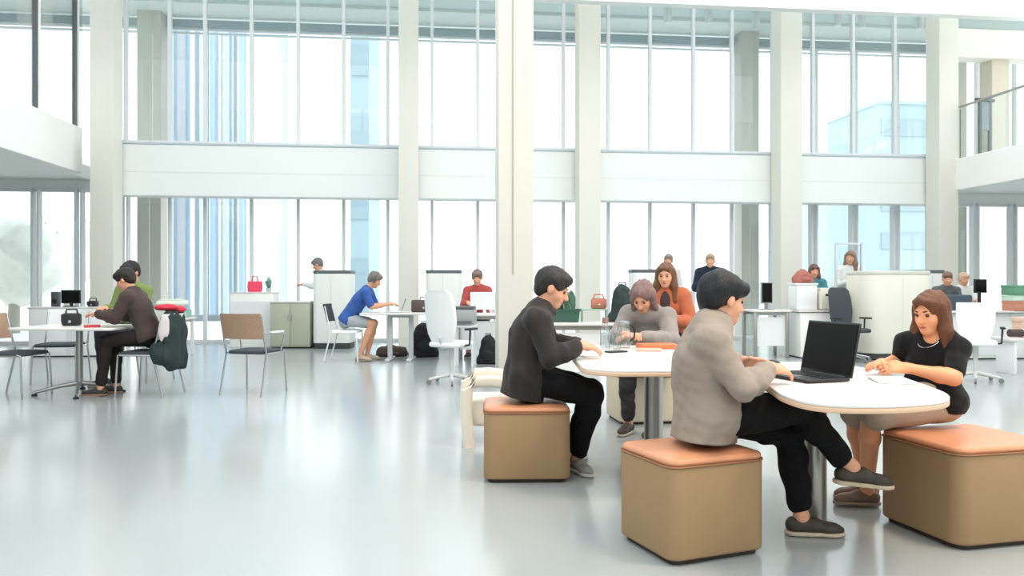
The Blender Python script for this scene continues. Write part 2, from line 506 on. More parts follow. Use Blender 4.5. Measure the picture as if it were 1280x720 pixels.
def shoe(root, j, q, s, m_up, m_sole, h, style='shoe', ground=None):
    an = j['an'+q]; d = Vector(j['toe'+q]).normalized()
    up0 = Vector(j.get('fup'+q, (0, 0, 1)))
    r = d.cross(up0).normalized(); u = r.cross(d).normalized()
    b = an-u*.082*s                               # sole level under the ankle
    T = lambda x, y, z: b+(r*x+d*y+u*z)*s
    lo = [min(T(0, -.1, 0)[i], T(0, .24, 0)[i])-.1 for i in range(3)]
    hi = [max(T(0, -.1, 0)[i], T(0, .24, 0)[i])+.14 for i in range(3)]
    F = Field(lo, hi, h)
    F.cone(T(0, -.034, .045), T(0, .05, .048), .041*s, .04*s, .02)
    F.cone(T(0, .05, .045), T(.004, .14, .034), .039*s, .037*s, .02, (u, .75))
    F.cone(T(.004, .12, .032), T(.0, .172, .028), .037*s, .024*s, .02, (u, .7))
    if style == 'shoe': F.cone(an+u*.05, T(0, -.004, .098), .034*s, .034*s, .006, sub=True)
    F.cut(T(0, 0, .016), -u)
    up_o = F.build('shoe', m_up, root)
    G = Field(lo, hi, h)
    G.cone(T(0, -.036, .01), T(0, .05, .01), .043*s, .041*s, .02)
    G.cone(T(0, .05, .01), T(.004, .14, .01), .036*s, .04*s, .02)
    G.cone(T(.004, .13, .01), T(0, .172, .01), .04*s, .028*s, .02)
    G.cut(T(0, 0, .02), u); G.cut(T(0, 0, 0), -u)
    G.build('sole', m_sole, up_o, origin=root.location)
    return up_o

def person(label, j, s=1.0, h=.011, base=None, group=None, skin='skin', hair=('short', (40, 32, 28), 1.0), top=(90, 90, 90), top_name='shirt',
           sleeve=.94, bottom=(30, 30, 32), bottom_name='trousers', leg=.93, shoe_c=(60, 52, 45), sole_c=(190, 180, 165), off=.012,
           hem=.06, wide=1.0, fold=.004, face=False, neck_open=.0, seed=1, legs=True, skirt=None, mrough=.85):
    if base is None: base = Vector((j['pel'].x, j['pel'].y, 0))
    root = empty('person', base, 0, label, 'person', group)
    pts = [v for kk, v in j.items() if isinstance(v, Vector) and kk[:2] not in ('hd', 'pn', 'hf', 'to', 'fu', 'hu')]
    lo = Vector([min(p[i] for p in pts)-.22 for i in range(3)]); hi = Vector([max(p[i] for p in pts)+.22 for i in range(3)])
    lo.z = max(lo.z, -.02)
    F = Field(lo, hi, h)
    sb = s*.97
    add_torso(F, j, sb, -.004, wide=wide)
    for q in 'LR':
        add_arm(F, j, q, sb, 0 if sleeve < .8 else -.003); add_leg(F, j, q, sb, 0 if leg < .8 else -.003)
        add_hand(F, j, q, s, 1.0 if h < .008 else 1.3)
        an = j['an'+q]; d = Vector(j['toe'+q]).normalized(); u = Vector(j.get('fup'+q, (0, 0, 1)))
        b = an-u*.05*s
        F.cone(an, b-d*.012*s, .035*s, .026*s, .02); F.cone(b, b+d*.14*s-u*.008*s, .024*s, .016*s, .02)
    T, M = add_head(F, j, s, face)
    body = F.build('body', MATS[skin], root)
    key = '_'.join(map(str, top))
    mt = mat('cloth_'+key, top, mrough, 0, .07, 14, .10, 90, .2, sheen=.1)
    up = (j['neck']-j['pel']).normalized()
    G = Field(lo, hi, h)
    add_torso(G, j, s, off, hem=hem, wide=wide)
    for q in 'LR': add_arm(G, j, q, s, j.get('soff', off+.003), sleeve)
    G.noise(fold, .24, seed, 6, stretch=(1, 1, .7)); G.noise(fold*.35, .09, seed+9, 5)
    if neck_open:
        r_, f_, u_ = frame_of((up.cross((j['shR']-j['shL']).normalized())))
        G.cone(j['neck']+f_*neck_open*1.4-up*.0, j['neck']+f_*neck_open*.6+up*.12, neck_open, neck_open*1.3, .01, sub=True)
    if hem: G.cut(j['pel']-up*(hem-.01), -up)
    topo = G.build(top_name, mt, root)
    mb = mat('cloth_'+'_'.join(map(str, bottom)), bottom, .85, 0, .10, 14, .2, 90, .2)
    if legs:
        B = Field(lo, hi, h)
        if skirt is None:
            add_torso(B, j, s, .004, top=False, wide=wide)
            for q in 'LR': add_leg(B, j, q, s, .010, leg, flare=.006)
        else:
            add_torso(B, j, s, .010, top=False, wide=wide)
            for q in 'LR': add_leg(B, j, q, s, .016, skirt, flare=.02)
            kL, kR = lerp(j['hipL'], j['knL'], skirt*1.8), lerp(j['hipR'], j['knR'], skirt*1.8)
            B.cone(lerp(j['hipL'], j['hipR'], .5), lerp(kL, kR, .5), .11*s, .085*s, .05)
            B.cone(kL, kR, .07*s, .07*s, .04)
        B.noise(fold*.8, .12, seed+3, 5)
        if bottom_name == 'shorts' or skirt is None: pass
        B.build(bottom_name, mb, root)
    ms = mat('shoe_'+'_'.join(map(str, shoe_c)), shoe_c, .6, 0, .1, 30, .1)
    mo = mat('sole_'+'_'.join(map(str, sole_c)), sole_c, .7, 0, .06, 20)
    for q in 'LR': shoe(root, j, q, s, ms, mo, min(h, .008))
    if hair:
        mh = mat('hair_'+'_'.join(map(str, hair[1])), hair[1], .5, 0, .25, 45, .3, 120, .35, stretch=(1, 1, .25))
        H, _, _ = hair_field(j, s, min(h, .008), hair[0], hair[2], seed)
        H.build('hair', mh, root)
    if face:
        for x in (-1, 1):
            E = MB(); E.lathe([(0, -.009), (.006, -.007), (.009, 0), (.006, .007), (0, .009)], (0, 0, 0), 12)
            e = E.build('eye', MATS['eye'], root); e.location = T(.031*x, .079, .002)-base
            B2 = MB(); q = [T(x*(.016+.011*i), .093-.006*i*i*.5, .023+.003*(1 if i in (1, 2) else 0))-base for i in range(4)]
            B2.tube(q, [.0025, .0035, .003, .0015], 6).build('eyebrow', MATS['brow'], root)
        Lp = MB(); Lp.tube([T(x, .0935-abs(x)*.35, -.066)-base for x in (-.021, -.01, 0, .01, .021)], [.002, .005, .0055, .005, .002], 8)
        Lp.build('lips', MATS['lips'], root)
    return root, T, M, body
# ---------------------------------------------------------------- shared materials
mat('skin', (222, 164, 132), .5, 0, .05, 20, .04, 200, .35)
mat('eye', (46, 34, 28), .2, 0, .1); mat('brow', (52, 38, 30), .8); mat('lips', (178, 96, 84), .5)
M_WHITE = mat('white_paint', (247, 248, 245), .55, 0, .015, 3)
M_BEAM = mat('white_plaster', (238, 243, 241), .6, 0, .015, 2)
M_COL = mat('warm_white_concrete', (230, 228, 217), .6, 0, .025, 2.5)
M_COLB = mat('greige_concrete', (206, 205, 195), .65, 0, .04, 2.5)
M_CEIL = mat('ceiling_paint', (214, 228, 226), .7, 0, .02, 2)
M_MULL = mat('pale_aluminium', (226, 230, 232), .5, 0, .03, 6)
M_HEAD = mat('blue_grey_metal', (168, 182, 188), .5, 0, .05, 6)
M_GLASS = thin_glass('window_glass')
M_STEEL = mat('brushed_steel', (168, 168, 164), .35, .85, .06, 20, stretch=(1, 1, 8))
M_CHROME = mat('chrome', (190, 192, 194), .2, .9, .05, 10)
M_BLACK = mat('black_plastic', (28, 29, 31), .45, 0, .15, 30)
M_DKGREY = mat('dark_grey_fabric', (62, 70, 74), .85, 0, .12, 60, .2, 200)
M_WPLAS = mat('white_plastic', (238, 240, 240), .4, 0, .015, 5)
M_LAMI = mat('white_laminate', (228, 224, 219), .3, 0, .012, 6)
M_BIRCH = mat('birch_edge', (226, 190, 160), .5, 0, .08, 30, stretch=(1, 1, 12))
M_TAN = mat('tan_upholstery', (160, 130, 95), .6, 0, .05, 5, .08, 260, .35)
M_COGN = mat('cognac_leather', (208, 144, 108), .32, 0, .07, 7, .06, 180, .4)
M_PLINTH = mat('dark_brown_plinth', (54, 42, 34), .6, 0, .1)
M_WICK = mat('brown_weave', (168, 138, 114), .7, 0, .14, 70, .2, 120, kind='weave')
M_PAPER = mat('paper', (244, 243, 240), .8, 0, .02)

# floor
fm = bpy.data.materials.new('polished_floor'); fm.use_nodes = True
nt = fm.node_tree; N = nt.nodes; L = nt.links; b = N['Principled BSDF']
tc = N.new('ShaderNodeTexCoord'); n1 = N.new('ShaderNodeTexNoise'); n1.inputs['Scale'].default_value = .9; n1.inputs['Detail'].default_value = 6
n2 = N.new('ShaderNodeTexNoise'); n2.inputs['Scale'].default_value = 3.5; n2.inputs['Detail'].default_value = 5
L.new(tc.outputs['Object'], n1.inputs['Vector']); L.new(tc.outputs['Object'], n2.inputs['Vector'])
cr = N.new('ShaderNodeMix'); cr.data_type = 'RGBA'
cr.inputs['A'].default_value = (*lin((162, 169, 169)), 1); cr.inputs['B'].default_value = (*lin((170, 177, 176)), 1)
L.new(n1.outputs['Fac'], cr.inputs['Factor']); L.new(cr.outputs['Result'], b.inputs['Base Color'])
mr = N.new('ShaderNodeMapRange'); mr.inputs['To Min'].default_value = .165; mr.inputs['To Max'].default_value = .195
L.new(n2.outputs['Fac'], mr.inputs['Value']); L.new(mr.outputs['Result'], b.inputs['Roughness'])
b.inputs['Specular IOR Level'].default_value = .9
M_FLOOR = fm

VG, VB, VC = 16.45, 15.5, 15.0       # lower glazing, balcony beam front, front column face (room v)
VI, VO = 15.66, 17.9                 # inner gallery glass, outer gallery glazing
UL, UR, VN = -14.0, 20.0, -7.0
Z_S, Z_T, Z_H, Z_C = 2.81, 3.77, 6.70, 6.92
def wbox(mb, u0, u1, v0, v1, z0, z1, bev=0.0):
    c = W((u0+u1)/2, (v0+v1)/2, (z0+z1)/2)
    return mb.box(c, (abs(u1-u0), abs(v1-v0), abs(z1-z0)), A_ROOM, bev=bev)
def wstruct(name, m, *args, bev=0.0):
    return struct(wbox(MB(), *args, bev=bev).build(name, m, smooth=False))

wstruct('floor', M_FLOOR, UL, UR, VN, VG+.1, -.3, 0)
wstruct('wall_left', M_WHITE, UL-.3, UL, VN, VO, 0, 9.2)
wstruct('wall_right', M_WHITE, UR, UR+.3, VN, VG, 0, .5)
wstruct('window_13', M_GLASS, UR+.1, UR+.12, VN, VG, .5, 9.2)  # unseen right wall glazed to add daylight from that side
for _i in range(9): wstruct('trim_added_side_mullion', M_MULL, UR+.05, UR+.15, VN+2.9*_i, VN+2.9*_i+.08, .5, 9.2)  # bars of the added side glazing
wstruct('wall_near', M_WHITE, UL-.3, UR+.3, VN-.3, VN, 0, 9.2)
wstruct('wall_back_upper', M_BEAM, UL, UR, VO-.05, VO+.25, Z_C, 9.2)
wstruct('wall_back_spandrel', M_BEAM, -6.3, UR, VG-.02, VG+.22, 2.92, Z_T-.3)
wstruct('wall_back_spandrel_left', M_BEAM, UL, -6.3, VG-.02, VG+.22, 3.02, Z_T-.3)
wstruct('trim_balcony_beam', M_BEAM, -6.0, 10.6, VB, VB+.3, Z_S, Z_T, bev=.015)
wstruct('trim_balcony_groove', mat('pale_joint', (226, 232, 231), .7), -6.0, 10.6, VB-.004, VB+.01, Z_S+.44, Z_S+.452)
wstruct('trim_balcony_sill', mat('sill_grey', (186, 198, 204), .6), -6.0, 10.6, VB-.01, VB+.2, Z_T, Z_T+.03)
wstruct('floor_upper', M_BEAM, -6.0, 10.6, VB+.3, VO, Z_S+.45, Z_S+.7)
wstruct('ceiling', M_CEIL, UL, UR, VI+.05, VO, Z_C, Z_C+.25)
wstruct('ceiling_fascia', M_WHITE, UL, UR, 13.4, 13.6, 6.0, 9.2)
wstruct('trim_blind_box', mat('pale_blind_box', (232, 238, 236), .6), UL, UR, VO-1.1, VO-.15, Z_C-.06, Z_C)
# left balcony wing with its glass partition
wstruct('trim_balcony_left', M_WHITE, -6.45, -6.25, -6.9, 15.45, 3.2, 4.03, bev=.015)
wstruct('floor_balcony_left', M_WHITE, UL, -6.45, -6.9, VO, 3.2, 3.45)
wstruct('trim_balcony_right', M_WHITE, 10.6, 10.8, -6.9, VB+.3, 3.05, 3.68, bev=.015)
wstruct('floor_balcony_right', M_WHITE, 10.8, UR, -6.9, VO, 3.15, 3.4)
M_DKM = mat('dark_mullion', (96, 98, 102), .5, .2, .05)
lw = empty('window_14', W(-6.35, 10, 4.03), A_ROOM, kind='structure')
dk, lt = MB(), MB()
for vv in (4.6, 6.3, 8.0, 8.8, 10.5, 12.2, 13.87, 15.36):
    dk.box((0, vv-10, 2.6), (.05, .09, 5.2)); lt.box((.0, vv-10+.085, 2.6), (.06, .08, 5.2))
dk.build('mullion', M_DKM, lw, smooth=False); lt.build('mullion_trim', M_WHITE, lw, smooth=False)
MB().box((0, 0, 2.6), (.012, 11.4, 5.2)).build('window_pane', M_GLASS, lw, smooth=False)

# front columns stand free in the hall: one thing each
def column(px0, px1, v, label, depth=.44, m=None, z1=9.2, width=None, name='column', z0=0):
    ua, ub = pu(px0, v), pu(px1, v)
    if width: ub = ua+width
    c = W((ua+ub)/2, v+depth/2, 0)
    o = MB().slab(ub-ua, depth, .012, z0, z1, .004, M=None).build(name, m or M_COL)
    o.location = c; o.rotation_euler = (0, 0, A_ROOM)
    o['kind'] = 'structure'
    return o
column(112, 142, VC, '')
column(498, 523, VC, '')
column(724, 751, VC, '')
column(976, 1003, VC, '')
column(1174, 1189, VC, '', width=.42)
kc = column(623, 667, 9.75, '', depth=.44, m=mat('warm_grey_concrete', (224, 221, 210), .6, 0, .03, 2.5))
g = MB().box((-.04, -.226, 4.9), (.012, .012, 7.2)).build('trim_seam_strip', mat('shadow_joint', (176, 170, 158), .7), kc)  # column seam as a raised strip, its shade put into the colour
for p0, p1 in ((171, 201), (927, 949), (1190, 1209)):
    column(p0, p1, 17.35, '', depth=.45, m=M_COLB, z1=Z_C, z0=-.05)
# windows
def window(n, px_a, px_b, mulls, z0, z1, v, pair=False, head=False, top_bar=True):
    ua, ub = pu(px_a, v), pu(px_b, v)
    um = (ua+ub)/2
    root = empty('window_%d' % n, W(um, v, 0), A_ROOM, kind='structure')
    m = MB()
    m.box(((0), 0, z0+.03), (ub-ua, .10, .06))
    if top_bar: m.box((0, 0, z1-.03), (ub-ua, .12, .06))
    for px in mulls:
        x = pu(px, v)-um
        if pair:
            m.box((x-.055, -.05, (z0+z1)/2), (.035, .16, z1-z0)); m.box((x+.055, -.05, (z0+z1)/2), (.035, .16, z1-z0))
        else:
            m.box((x, -.02, (z0+z1)/2), (.06, .10, z1-z0))
    m.build('window_frame', M_MULL, root, smooth=False)
    MB().box((0, .02, (z0+z1)/2), (ub-ua-.01, .012, z1-z0-.14)).build('window_pane', M_GLASS, root, smooth=False)
    if head:
        MB().box((0, -.05, z1+.05), (ub-ua, .2, .15)).build('window_head', M_HEAD, root, smooth=False)
        MB().box((0, 0, z1-.13), (ub-ua, .08, .03)).build('transom_bar', M_MULL, root, smooth=False)
bays = [(-170, 186, (-120, -66, -12, 47, 101, 158), True), (186, 511, (213, 257, 315, 373, 430, 485), False), (511, 737, (540, 597, 652, 704), False),
        (737, 938, (760, 812, 866, 914), False), (938, 1180, (965, 1015, 1065, 1117, 1161), True), (1180, 1480, (1216, 1263, 1310, 1360, 1410), True)]
n = 0
for a, bb, ml, pr in bays:
    n += 1; window(n, a, bb, ml, 0, 3.02 if n == 1 else 2.93, VG, pr)
    n += 1; window(n, a, bb, [q+4 for q in ml] if pr and n > 2 else [], Z_T-.3, Z_H, VO, False, True)
n = 14
for a, bb, ml in ((150, 186, (158,)), (190, 511, bays[1][2]), (511, 737, bays[2][2]), (737, 938, bays[3][2]), (938, 1172, bays[4][2])):
    n += 1; window(n, a, bb, ml, Z_T+.03, 9.1, VI, False, False, False)

# ---------------------------------------------------------------- outside
M_OUT = mat('pale_paving', (236, 238, 236), .9, 0, .03, .3)
struct(wbox(MB(), -60, 90, VG+.12, 120, -.35, -.05).build('ground_outside', M_OUT, smooth=False))
def building(label, px0, px1, v, h, col, slats=0, slat_col=None, band=0):
    ua, ub = pu(px0, v), pu(px1, v)
    root = empty('building', W((ua+ub)/2, v, 0), A_ROOM, label, 'building')
    w = ub-ua
    MB().box((0, 4, h/2-.05), (w, 8, h)).build('facade', mat('facade_%d' % px0, col, .8, 0, .04, .5), root, smooth=False)
    MB().box((0, 4, h), (w+.3, 8.3, .25)).build('roof_parapet', mat('facade_cap_%d' % px0, tuple(min(255, c+8) for c in col), .8), root, smooth=False)
    rs = random.Random(px0)
    ms = [mat('slat_%d_%d' % (px0, i), c, .7) for i, c in enumerate(slat_col or [])]
    for i in range(slats):
        x = -w/2+w*(i+.5+rs.uniform(-.22, .22))/slats
        MB().box((x, -.25, h/2-.05), (rs.choice((.12, .2, .3, .42)), .25, h-.4), bev=.02).build('facade_slat', ms[i % len(ms)], root, smooth=False)
    for i in range(band):
        MB().box((0, -.04, 1.5+i*3.0), (w*.9, .1, 1.3)).build('window_strip', mat('strip_%d' % px0, tuple(c-14 for c in col), .4), root, smooth=False)
building('pale building with a screen of upright blue and white slats outside', 220, 308, 27, 13, (232, 240, 248), 16, [(216, 230, 242), (190, 214, 238), (226, 234, 242), (178, 204, 230), (244, 247, 250), (206, 222, 236)])
building('narrow light blue tower seen through the window left of the middle column', 438, 461, 34, 17, (172, 194, 204), 0, None, 5)
building('pale blue stepped office block beyond the right upper windows', 1098, 1164, 60, 15.5, (174, 195, 203), 0, None, 5)
building('low pale office block at left of the stepped one outside', 1040, 1096, 70, 12.5, (188, 202, 207), 0, None, 4)
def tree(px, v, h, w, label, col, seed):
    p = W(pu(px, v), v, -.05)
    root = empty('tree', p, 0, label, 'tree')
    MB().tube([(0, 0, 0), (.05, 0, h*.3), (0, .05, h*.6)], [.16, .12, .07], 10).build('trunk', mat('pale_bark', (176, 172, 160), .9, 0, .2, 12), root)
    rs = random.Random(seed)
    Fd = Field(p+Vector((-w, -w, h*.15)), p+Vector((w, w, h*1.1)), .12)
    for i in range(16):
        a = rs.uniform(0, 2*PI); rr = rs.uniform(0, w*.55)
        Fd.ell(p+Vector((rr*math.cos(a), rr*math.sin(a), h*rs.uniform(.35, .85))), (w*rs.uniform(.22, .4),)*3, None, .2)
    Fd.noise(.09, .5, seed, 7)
    Fd.build('crown', mat('hazy_leaves_%d' % seed, col, .9, 0, .16, 3, .5, 6), root)  # overexposed daylight and haze put into the pale leaf colour
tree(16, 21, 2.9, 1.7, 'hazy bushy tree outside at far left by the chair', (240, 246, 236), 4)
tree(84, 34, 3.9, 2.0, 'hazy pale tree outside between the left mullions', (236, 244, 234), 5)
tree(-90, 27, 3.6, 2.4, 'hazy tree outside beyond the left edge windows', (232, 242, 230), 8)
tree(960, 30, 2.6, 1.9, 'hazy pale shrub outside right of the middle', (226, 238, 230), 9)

# ---------------------------------------------------------------- lamps under ceilings
def downlight(loc, r, label, h=.02, cat='ceiling light', name='downlight', group=None):
    root = empty(name, loc, 0, label, cat, group)
    MB().lathe([(r*.6, -h), (r, -h), (r, 0), (r*.6, 0), (r*.6, -h)], seg=20).build('rim', M_WPLAS, root)
    MB().lathe([(0, -h*.7), (r*.6, -h*.7), (r*.6, -h*.4), (0, -h*.4)], seg=20).build('lens', emitter('lamp_lens', (255, 250, 240), 4.0), root)
    return root
for px, v, lb in ((22, 12.6, 'small round downlight in the left soffit, nearest the camera'), (60, 14.2, 'small round downlight in the left soffit, further back')):
    pass
for u, v, lb in ((-8.05, 13.2, 'small round downlight in the left soffit, nearer of the two'), (-8.1, 14.9, 'small round downlight in the left soffit, further of the two')):
    downlight(W(u, v, 3.2), .09, lb)
for px, ln, lb in ((835, .32, 'white tube lamp under the ceiling right of the second column'), (886, .3, 'white tube lamp under the ceiling above the middle right window'),
                   (945, .38, 'white tube lamp under the ceiling left of the fourth column'), (1047, .26, 'white tube lamp under the ceiling over the paired mullions'),
                   (1077, .28, 'white tube lamp under the ceiling near the stepped office block'), (1150, .26, 'white tube lamp under the ceiling left of the last column')):
    v = 16.2
    p = W(pu(px, v), v, Z_C)
    root = empty('tube_lamp', p, 0, lb, 'ceiling light')
    MB().lathe([(.0, -ln), (.065, -ln), (.075, -ln+.01), (.075, -.03), (.0, -.03)], seg=18).build('lamp_shade', M_WPLAS, root)
    MB().lathe([(.0, -.03), (.04, -.03), (.04, 0), (0, 0)], seg=12).build('ceiling_mount', M_WPLAS, root)

# right upper gallery: glass balustrade, dark frame, corridor columns
def balustrade():
    root = empty('glass_balustrade', W(10.7, 12.5, 3.68), A_ROOM, 'clear glass balustrade on the white right balcony edge', 'balustrade')
    for i in range(4):
        MB().box((0, -3.6+i*1.75, .52), (.02, 1.7, 1.0)).build('glass_panel', thin_glass('balustrade_glass', (.93, .97, .97), .1), root, smooth=False)
    MB().box((0, -1.0, 1.05), (.05, 7.1, .04), bev=.01).build('handrail', M_STEEL, root)
    for i in range(5): MB().box((0, -4.5+i*1.75, .5), (.03, .04, 1.0)).build('post', M_STEEL, root)
balustrade()
def board(px, v, label):
    p = W(pu(px, v), v, 3.4)
    root = empty('display_stand', p, A_ROOM+R(10), label, 'display stand')
    for x in (-.13, .13): MB().box((x, 0, .75), (.05, .06, 1.5)).build('upright', mat('graphite', (92, 98, 100), .5), root)
    MB().box((0, 0, 1.22), (.3, .03, .62)).build('panel', mat('grey_panel', (150, 156, 156), .4), root)
    MB().box((0, 0, 1.52), (.44, .08, .06)).build('top_rail', mat('graphite2', (80, 86, 88), .5), root)
    MB().box((0, 0, .025), (.44, .3, .05), bev=.01).build('base', MATS['graphite'], root)
board(1231, 15.2, 'dark grey display stand on the right upper gallery')
column(1240, 1262, 15.9, '', m=mat('beige_panel', (214, 204, 186), .7, 0, .04), z1=Z_C-.9, name='column', depth=.4, z0=3.4)
wstruct('trim_gallery_beam', mat('cream_paint', (232, 230, 222), .6), 10.9, UR, 15.8, 16.2, Z_C-.95, Z_C-.35)

# ---------------------------------------------------------------- tables, ottomans, chairs
def ottoman(x, y, rz, sx, sy, h, label, side=None, topm=None, r=.06):
    root = empty('ottoman', (x, y, 0), R(rz), label, 'ottoman')
    MB().slab(sx-.05, sy-.05, r-.02, 0, .03, .004).build('plinth', M_PLINTH, root)
    MB().slab(sx, sy, r, .022, h-.035, .014, seg=9).build('body', side or M_TAN, root)
    MB().slab(sx-.004, sy-.004, r, h-.04, h-.004, .018, seg=9, top_bulge=.012).build('cushion', topm or M_COGN, root)
    ring = [(p[0], p[1], h-.037) for p in rrect(sx+.002, sy+.002, r, 9)]
    MB().tube(ring, .0042, 6, closed=True).build('piping', mat('brown_piping', (150, 104, 70), .6), root)
    return root
def smooth_loop(pts, n=6):
    out = []; m = len(pts)
    for i in range(m):
        p0, p1, p2, p3 = [Vector(pts[(i+q) % m]) for q in (-1, 0, 1, 2)]
        for k in range(n):
            t = k/n
            out.append(.5*((2*p1)+(p2-p0)*t+(2*p0-5*p1+4*p2-p3)*t*t+(3*p1-p0-3*p2+p3)*t**3))
    return out
def outline_slab(mb, loop, z0, z1, bev):
    m = len(loop); nrm = []
    for i in range(m):
        t = (loop[(i+1) % m]-loop[i-1]).normalized(); nrm.append(Vector((-t.y, t.x)))
    ins = lambda d, z: [(p.x+q.x*d, p.y+q.y*d, z) for p, q in zip(loop, nrm)]
    mb.loft([ins(bev, z0), ins(bev*.3, z0+bev*.3), ins(0, z0+bev), ins(0, z1-bev), ins(bev*.3, z1-bev*.3), ins(bev, z1)])
    return mb
def caf_table(x, y, rz, sx, sy, z, label, ped=(0, 0), r=.22, pr=.06, outline=None):
    root = empty('table', (x, y, 0), R(rz), label, 'table')
    if outline:
        lp = smooth_loop([(p[0]-x, p[1]-y) for p in outline])
        outline_slab(MB(), lp, z-.012, z, .003).build('tabletop', M_LAMI, root)
        outline_slab(MB(), lp, z-.034, z-.0115, .005).build('edge_band', M_BIRCH, root)
    else:
        MB().slab(sx-.004, sy-.004, r, z-.012, z, .003, seg=14).build('tabletop', M_LAMI, root)
        MB().slab(sx, sy, r, z-.034, z-.011, .005, seg=14).build('edge_band', M_BIRCH, root)
    MB().lathe([(pr, .012), (pr, z-.05)], (ped[0], ped[1], 0), 28).build('pedestal', M_STEEL, root)
    MB().lathe([(0, z-.05), (pr*2.2, z-.05), (pr*2.2, z-.034), (0, z-.034)], (ped[0], ped[1], 0), 28).build('mounting_plate', M_STEEL, root)
    MB().lathe([(0, 0), (pr*1.35, 0), (pr*1.35, .008), (pr*1.02, .014), (0, .014)], (ped[0], ped[1], 0), 28).build('floor_flange', M_STEEL, root)
    return root
TZ = .73
FRONT = [(1.165, 3.62), (1.135, 3.36), (1.16, 3.16), (1.25, 3.075), (1.42, 3.06), (1.60, 3.11), (1.735, 3.20), (1.82, 3.33), (1.875, 3.52), (1.925, 3.85), (1.945, 4.15), (1.94, 4.42), (1.87, 4.63), (1.70, 4.73), (1.5, 4.74), (1.31, 4.67), (1.22, 4.46), (1.195, 4.15), (1.18, 3.88)]
caf_table(1.54, 3.94, 0, .80, 1.76, TZ, 'white rounded table in front holding the open black laptop', ped=(-.03, .06), outline=FRONT)
caf_table(.785, 5.12, 0, .80, 1.72, TZ, 'white rounded table with glass bottle and orange folder, behind the front table', ped=(.11, -.06))
ottoman(.812, 3.655, 22, .50, .46, .455, 'tan cube ottoman with cognac top under the person in the grey sweater')
ottoman(.085, 5.02, 1.5, .52, .50, .455, 'tan cube ottoman with cognac top under the person in the black jacket')
ottoman(2.20, 3.88, 14, .58, .54, .465, 'tan cube ottoman at the right edge under the woman in black', r=.075)
ottoman(1.15, 7.0, 8, .56, .5, .435, 'beige ottoman behind the bottle table pedestal', side=mat('beige_fabric', (206, 194, 170), .8, 0, .04, 20), topm=mat('beige_fabric_top', (214, 200, 176), .8))
ottoman(1.53, 7.95, 4, .5, .48, .435, 'pale ottoman under the woman in the rust cardigan', side=MATS['beige_fabric'], topm=MATS['beige_fabric_top'])

def star_table(x, y, top_sx, top_sy, z, label, rz=0, a0=20):
    root = empty('table', (x, y, 0), R(rz), label, 'table')
    MB().slab(top_sx, top_sy, .08, z-.028, z, .008).build('tabletop', M_LAMI, root)
    MB().lathe([(.035, .10), (.035, z-.05)], seg=20).build('post', M_STEEL, root)
    MB().lathe([(0, z-.05), (.14, z-.045), (.14, z-.028), (0, z-.028)], seg=20).build('mounting_plate', M_STEEL, root)
    for k in range(4):
        a = R(a0+90*k); d = Vector((math.cos(a), math.sin(a), 0))
        lg = MB().tube([d*.0+Vector((0, 0, .12)), d*.2+Vector((0, 0, .09)), d*.42+Vector((0, 0, .035))], [.026, .022, .016], 10).build('leg', M_STEEL, root)
        MB().lathe([(0, 0), (.028, 0), (.03, .012), (.02, .022), (0, .022)], tuple(d*.42), 14).build('foot', M_BLACK, lg)
    return root
star_table(-4.66, 8.62, 1.10, .82, TZ, 'white table at left where two people sit', a0=24)

def stack_chair(x, y, rz, label, back='weave', arms=True, frame=None, s=1.0, seat_m=None, shell=None):
    """local +Y = the way the sitter looks"""
    root = empty('chair', (x, y, 0), R(rz), label, 'chair')
    fm_ = frame or M_CHROME
    MB().slab(.47, .44, .09, .435, .472, .016, top_bulge=.008).build('seat', seat_m or M_DKGREY, root)
    # curved back
    rings = []
    bm_ = shell or M_WICK
    mb = MB(); vs, fs = [], []
    nn = 10
    for k, (yy, zz) in enumerate(((-.225, .60), (-.245, .70), (-.27, .80), (-.29, .87))):
        for i in range(nn+1):
            x_ = -.245+.49*i/nn
            inset = .018 if k in (0, 3) else 0
            c_ = -.045*(1-(x_/.245)**2)
            vs.append((x_*(1-inset*2), yy+c_, zz))
    m_ = nn+1; off_ = len(vs)
    vs += [(v[0], v[1]-.022, v[2]) for v in vs]
    for k in range(3):
        for i in range(nn):
            a = k*m_+i
            fs.append([a, a+1, a+m_+1, a+m_]); fs.append([off_+a, off_+a+m_, off_+a+m_+1, off_+a+1])
    for i in range(nn):
        fs.append([i, off_+i, off_+i+1, i+1]); t = 3*m_+i; fs.append([t, t+1, off_+t+1, off_+t])
    for k in range(3):
        a = k*m_; fs.append([a, a+m_, off_+a+m_, off_+a]); a = k*m_+nn; fs.append([a, off_+a, off_+a+m_, a+m_])
    mb._add(vs, fs); mb.build('backrest', bm_, root)
    for sx in (-1, 1):
        MB().tube([(sx*.245, .215, 0), (sx*.235, .19, .44), (sx*.235, .15, .45)], .0105, 10).build('leg', fm_, root)
        MB().tube([(sx*.245, -.30, 0), (sx*.24, -.19, .44), (sx*.24, -.235, .62), (sx*.235, -.285, .84)], .0105, 10).build('leg', fm_, root)
        MB().tube([(sx*.236, .17, .44), (sx*.236, -.20, .44)], .01, 8).build('seat_rail', fm_, root)
        if arms:
            ar = MB().tube([(sx*.236, .10, .44), (sx*.275, .12, .62), (sx*.278, .05, .655), (sx*.27, -.15, .655), (sx*.242, -.245, .66)], .0105, 10).build('arm_tube', fm_, root)
            MB().box((sx*.277, -.04, .668), (.045, .24, .02), bev=.008).build('armrest_pad', M_WPLAS, ar)
    return root
stack_chair(-5.22, 8.45, -93, 'chair with brown woven back at the left picture edge', arms=False)
stack_chair(-2.79, 8.72, -14, 'empty chair with brown woven back and dark seat standing alone', arms=True)
stack_chair(-3.90, 8.55, 86, 'chrome chair with dark coat over its back at the left table', arms=False, shell=M_WPLAS)
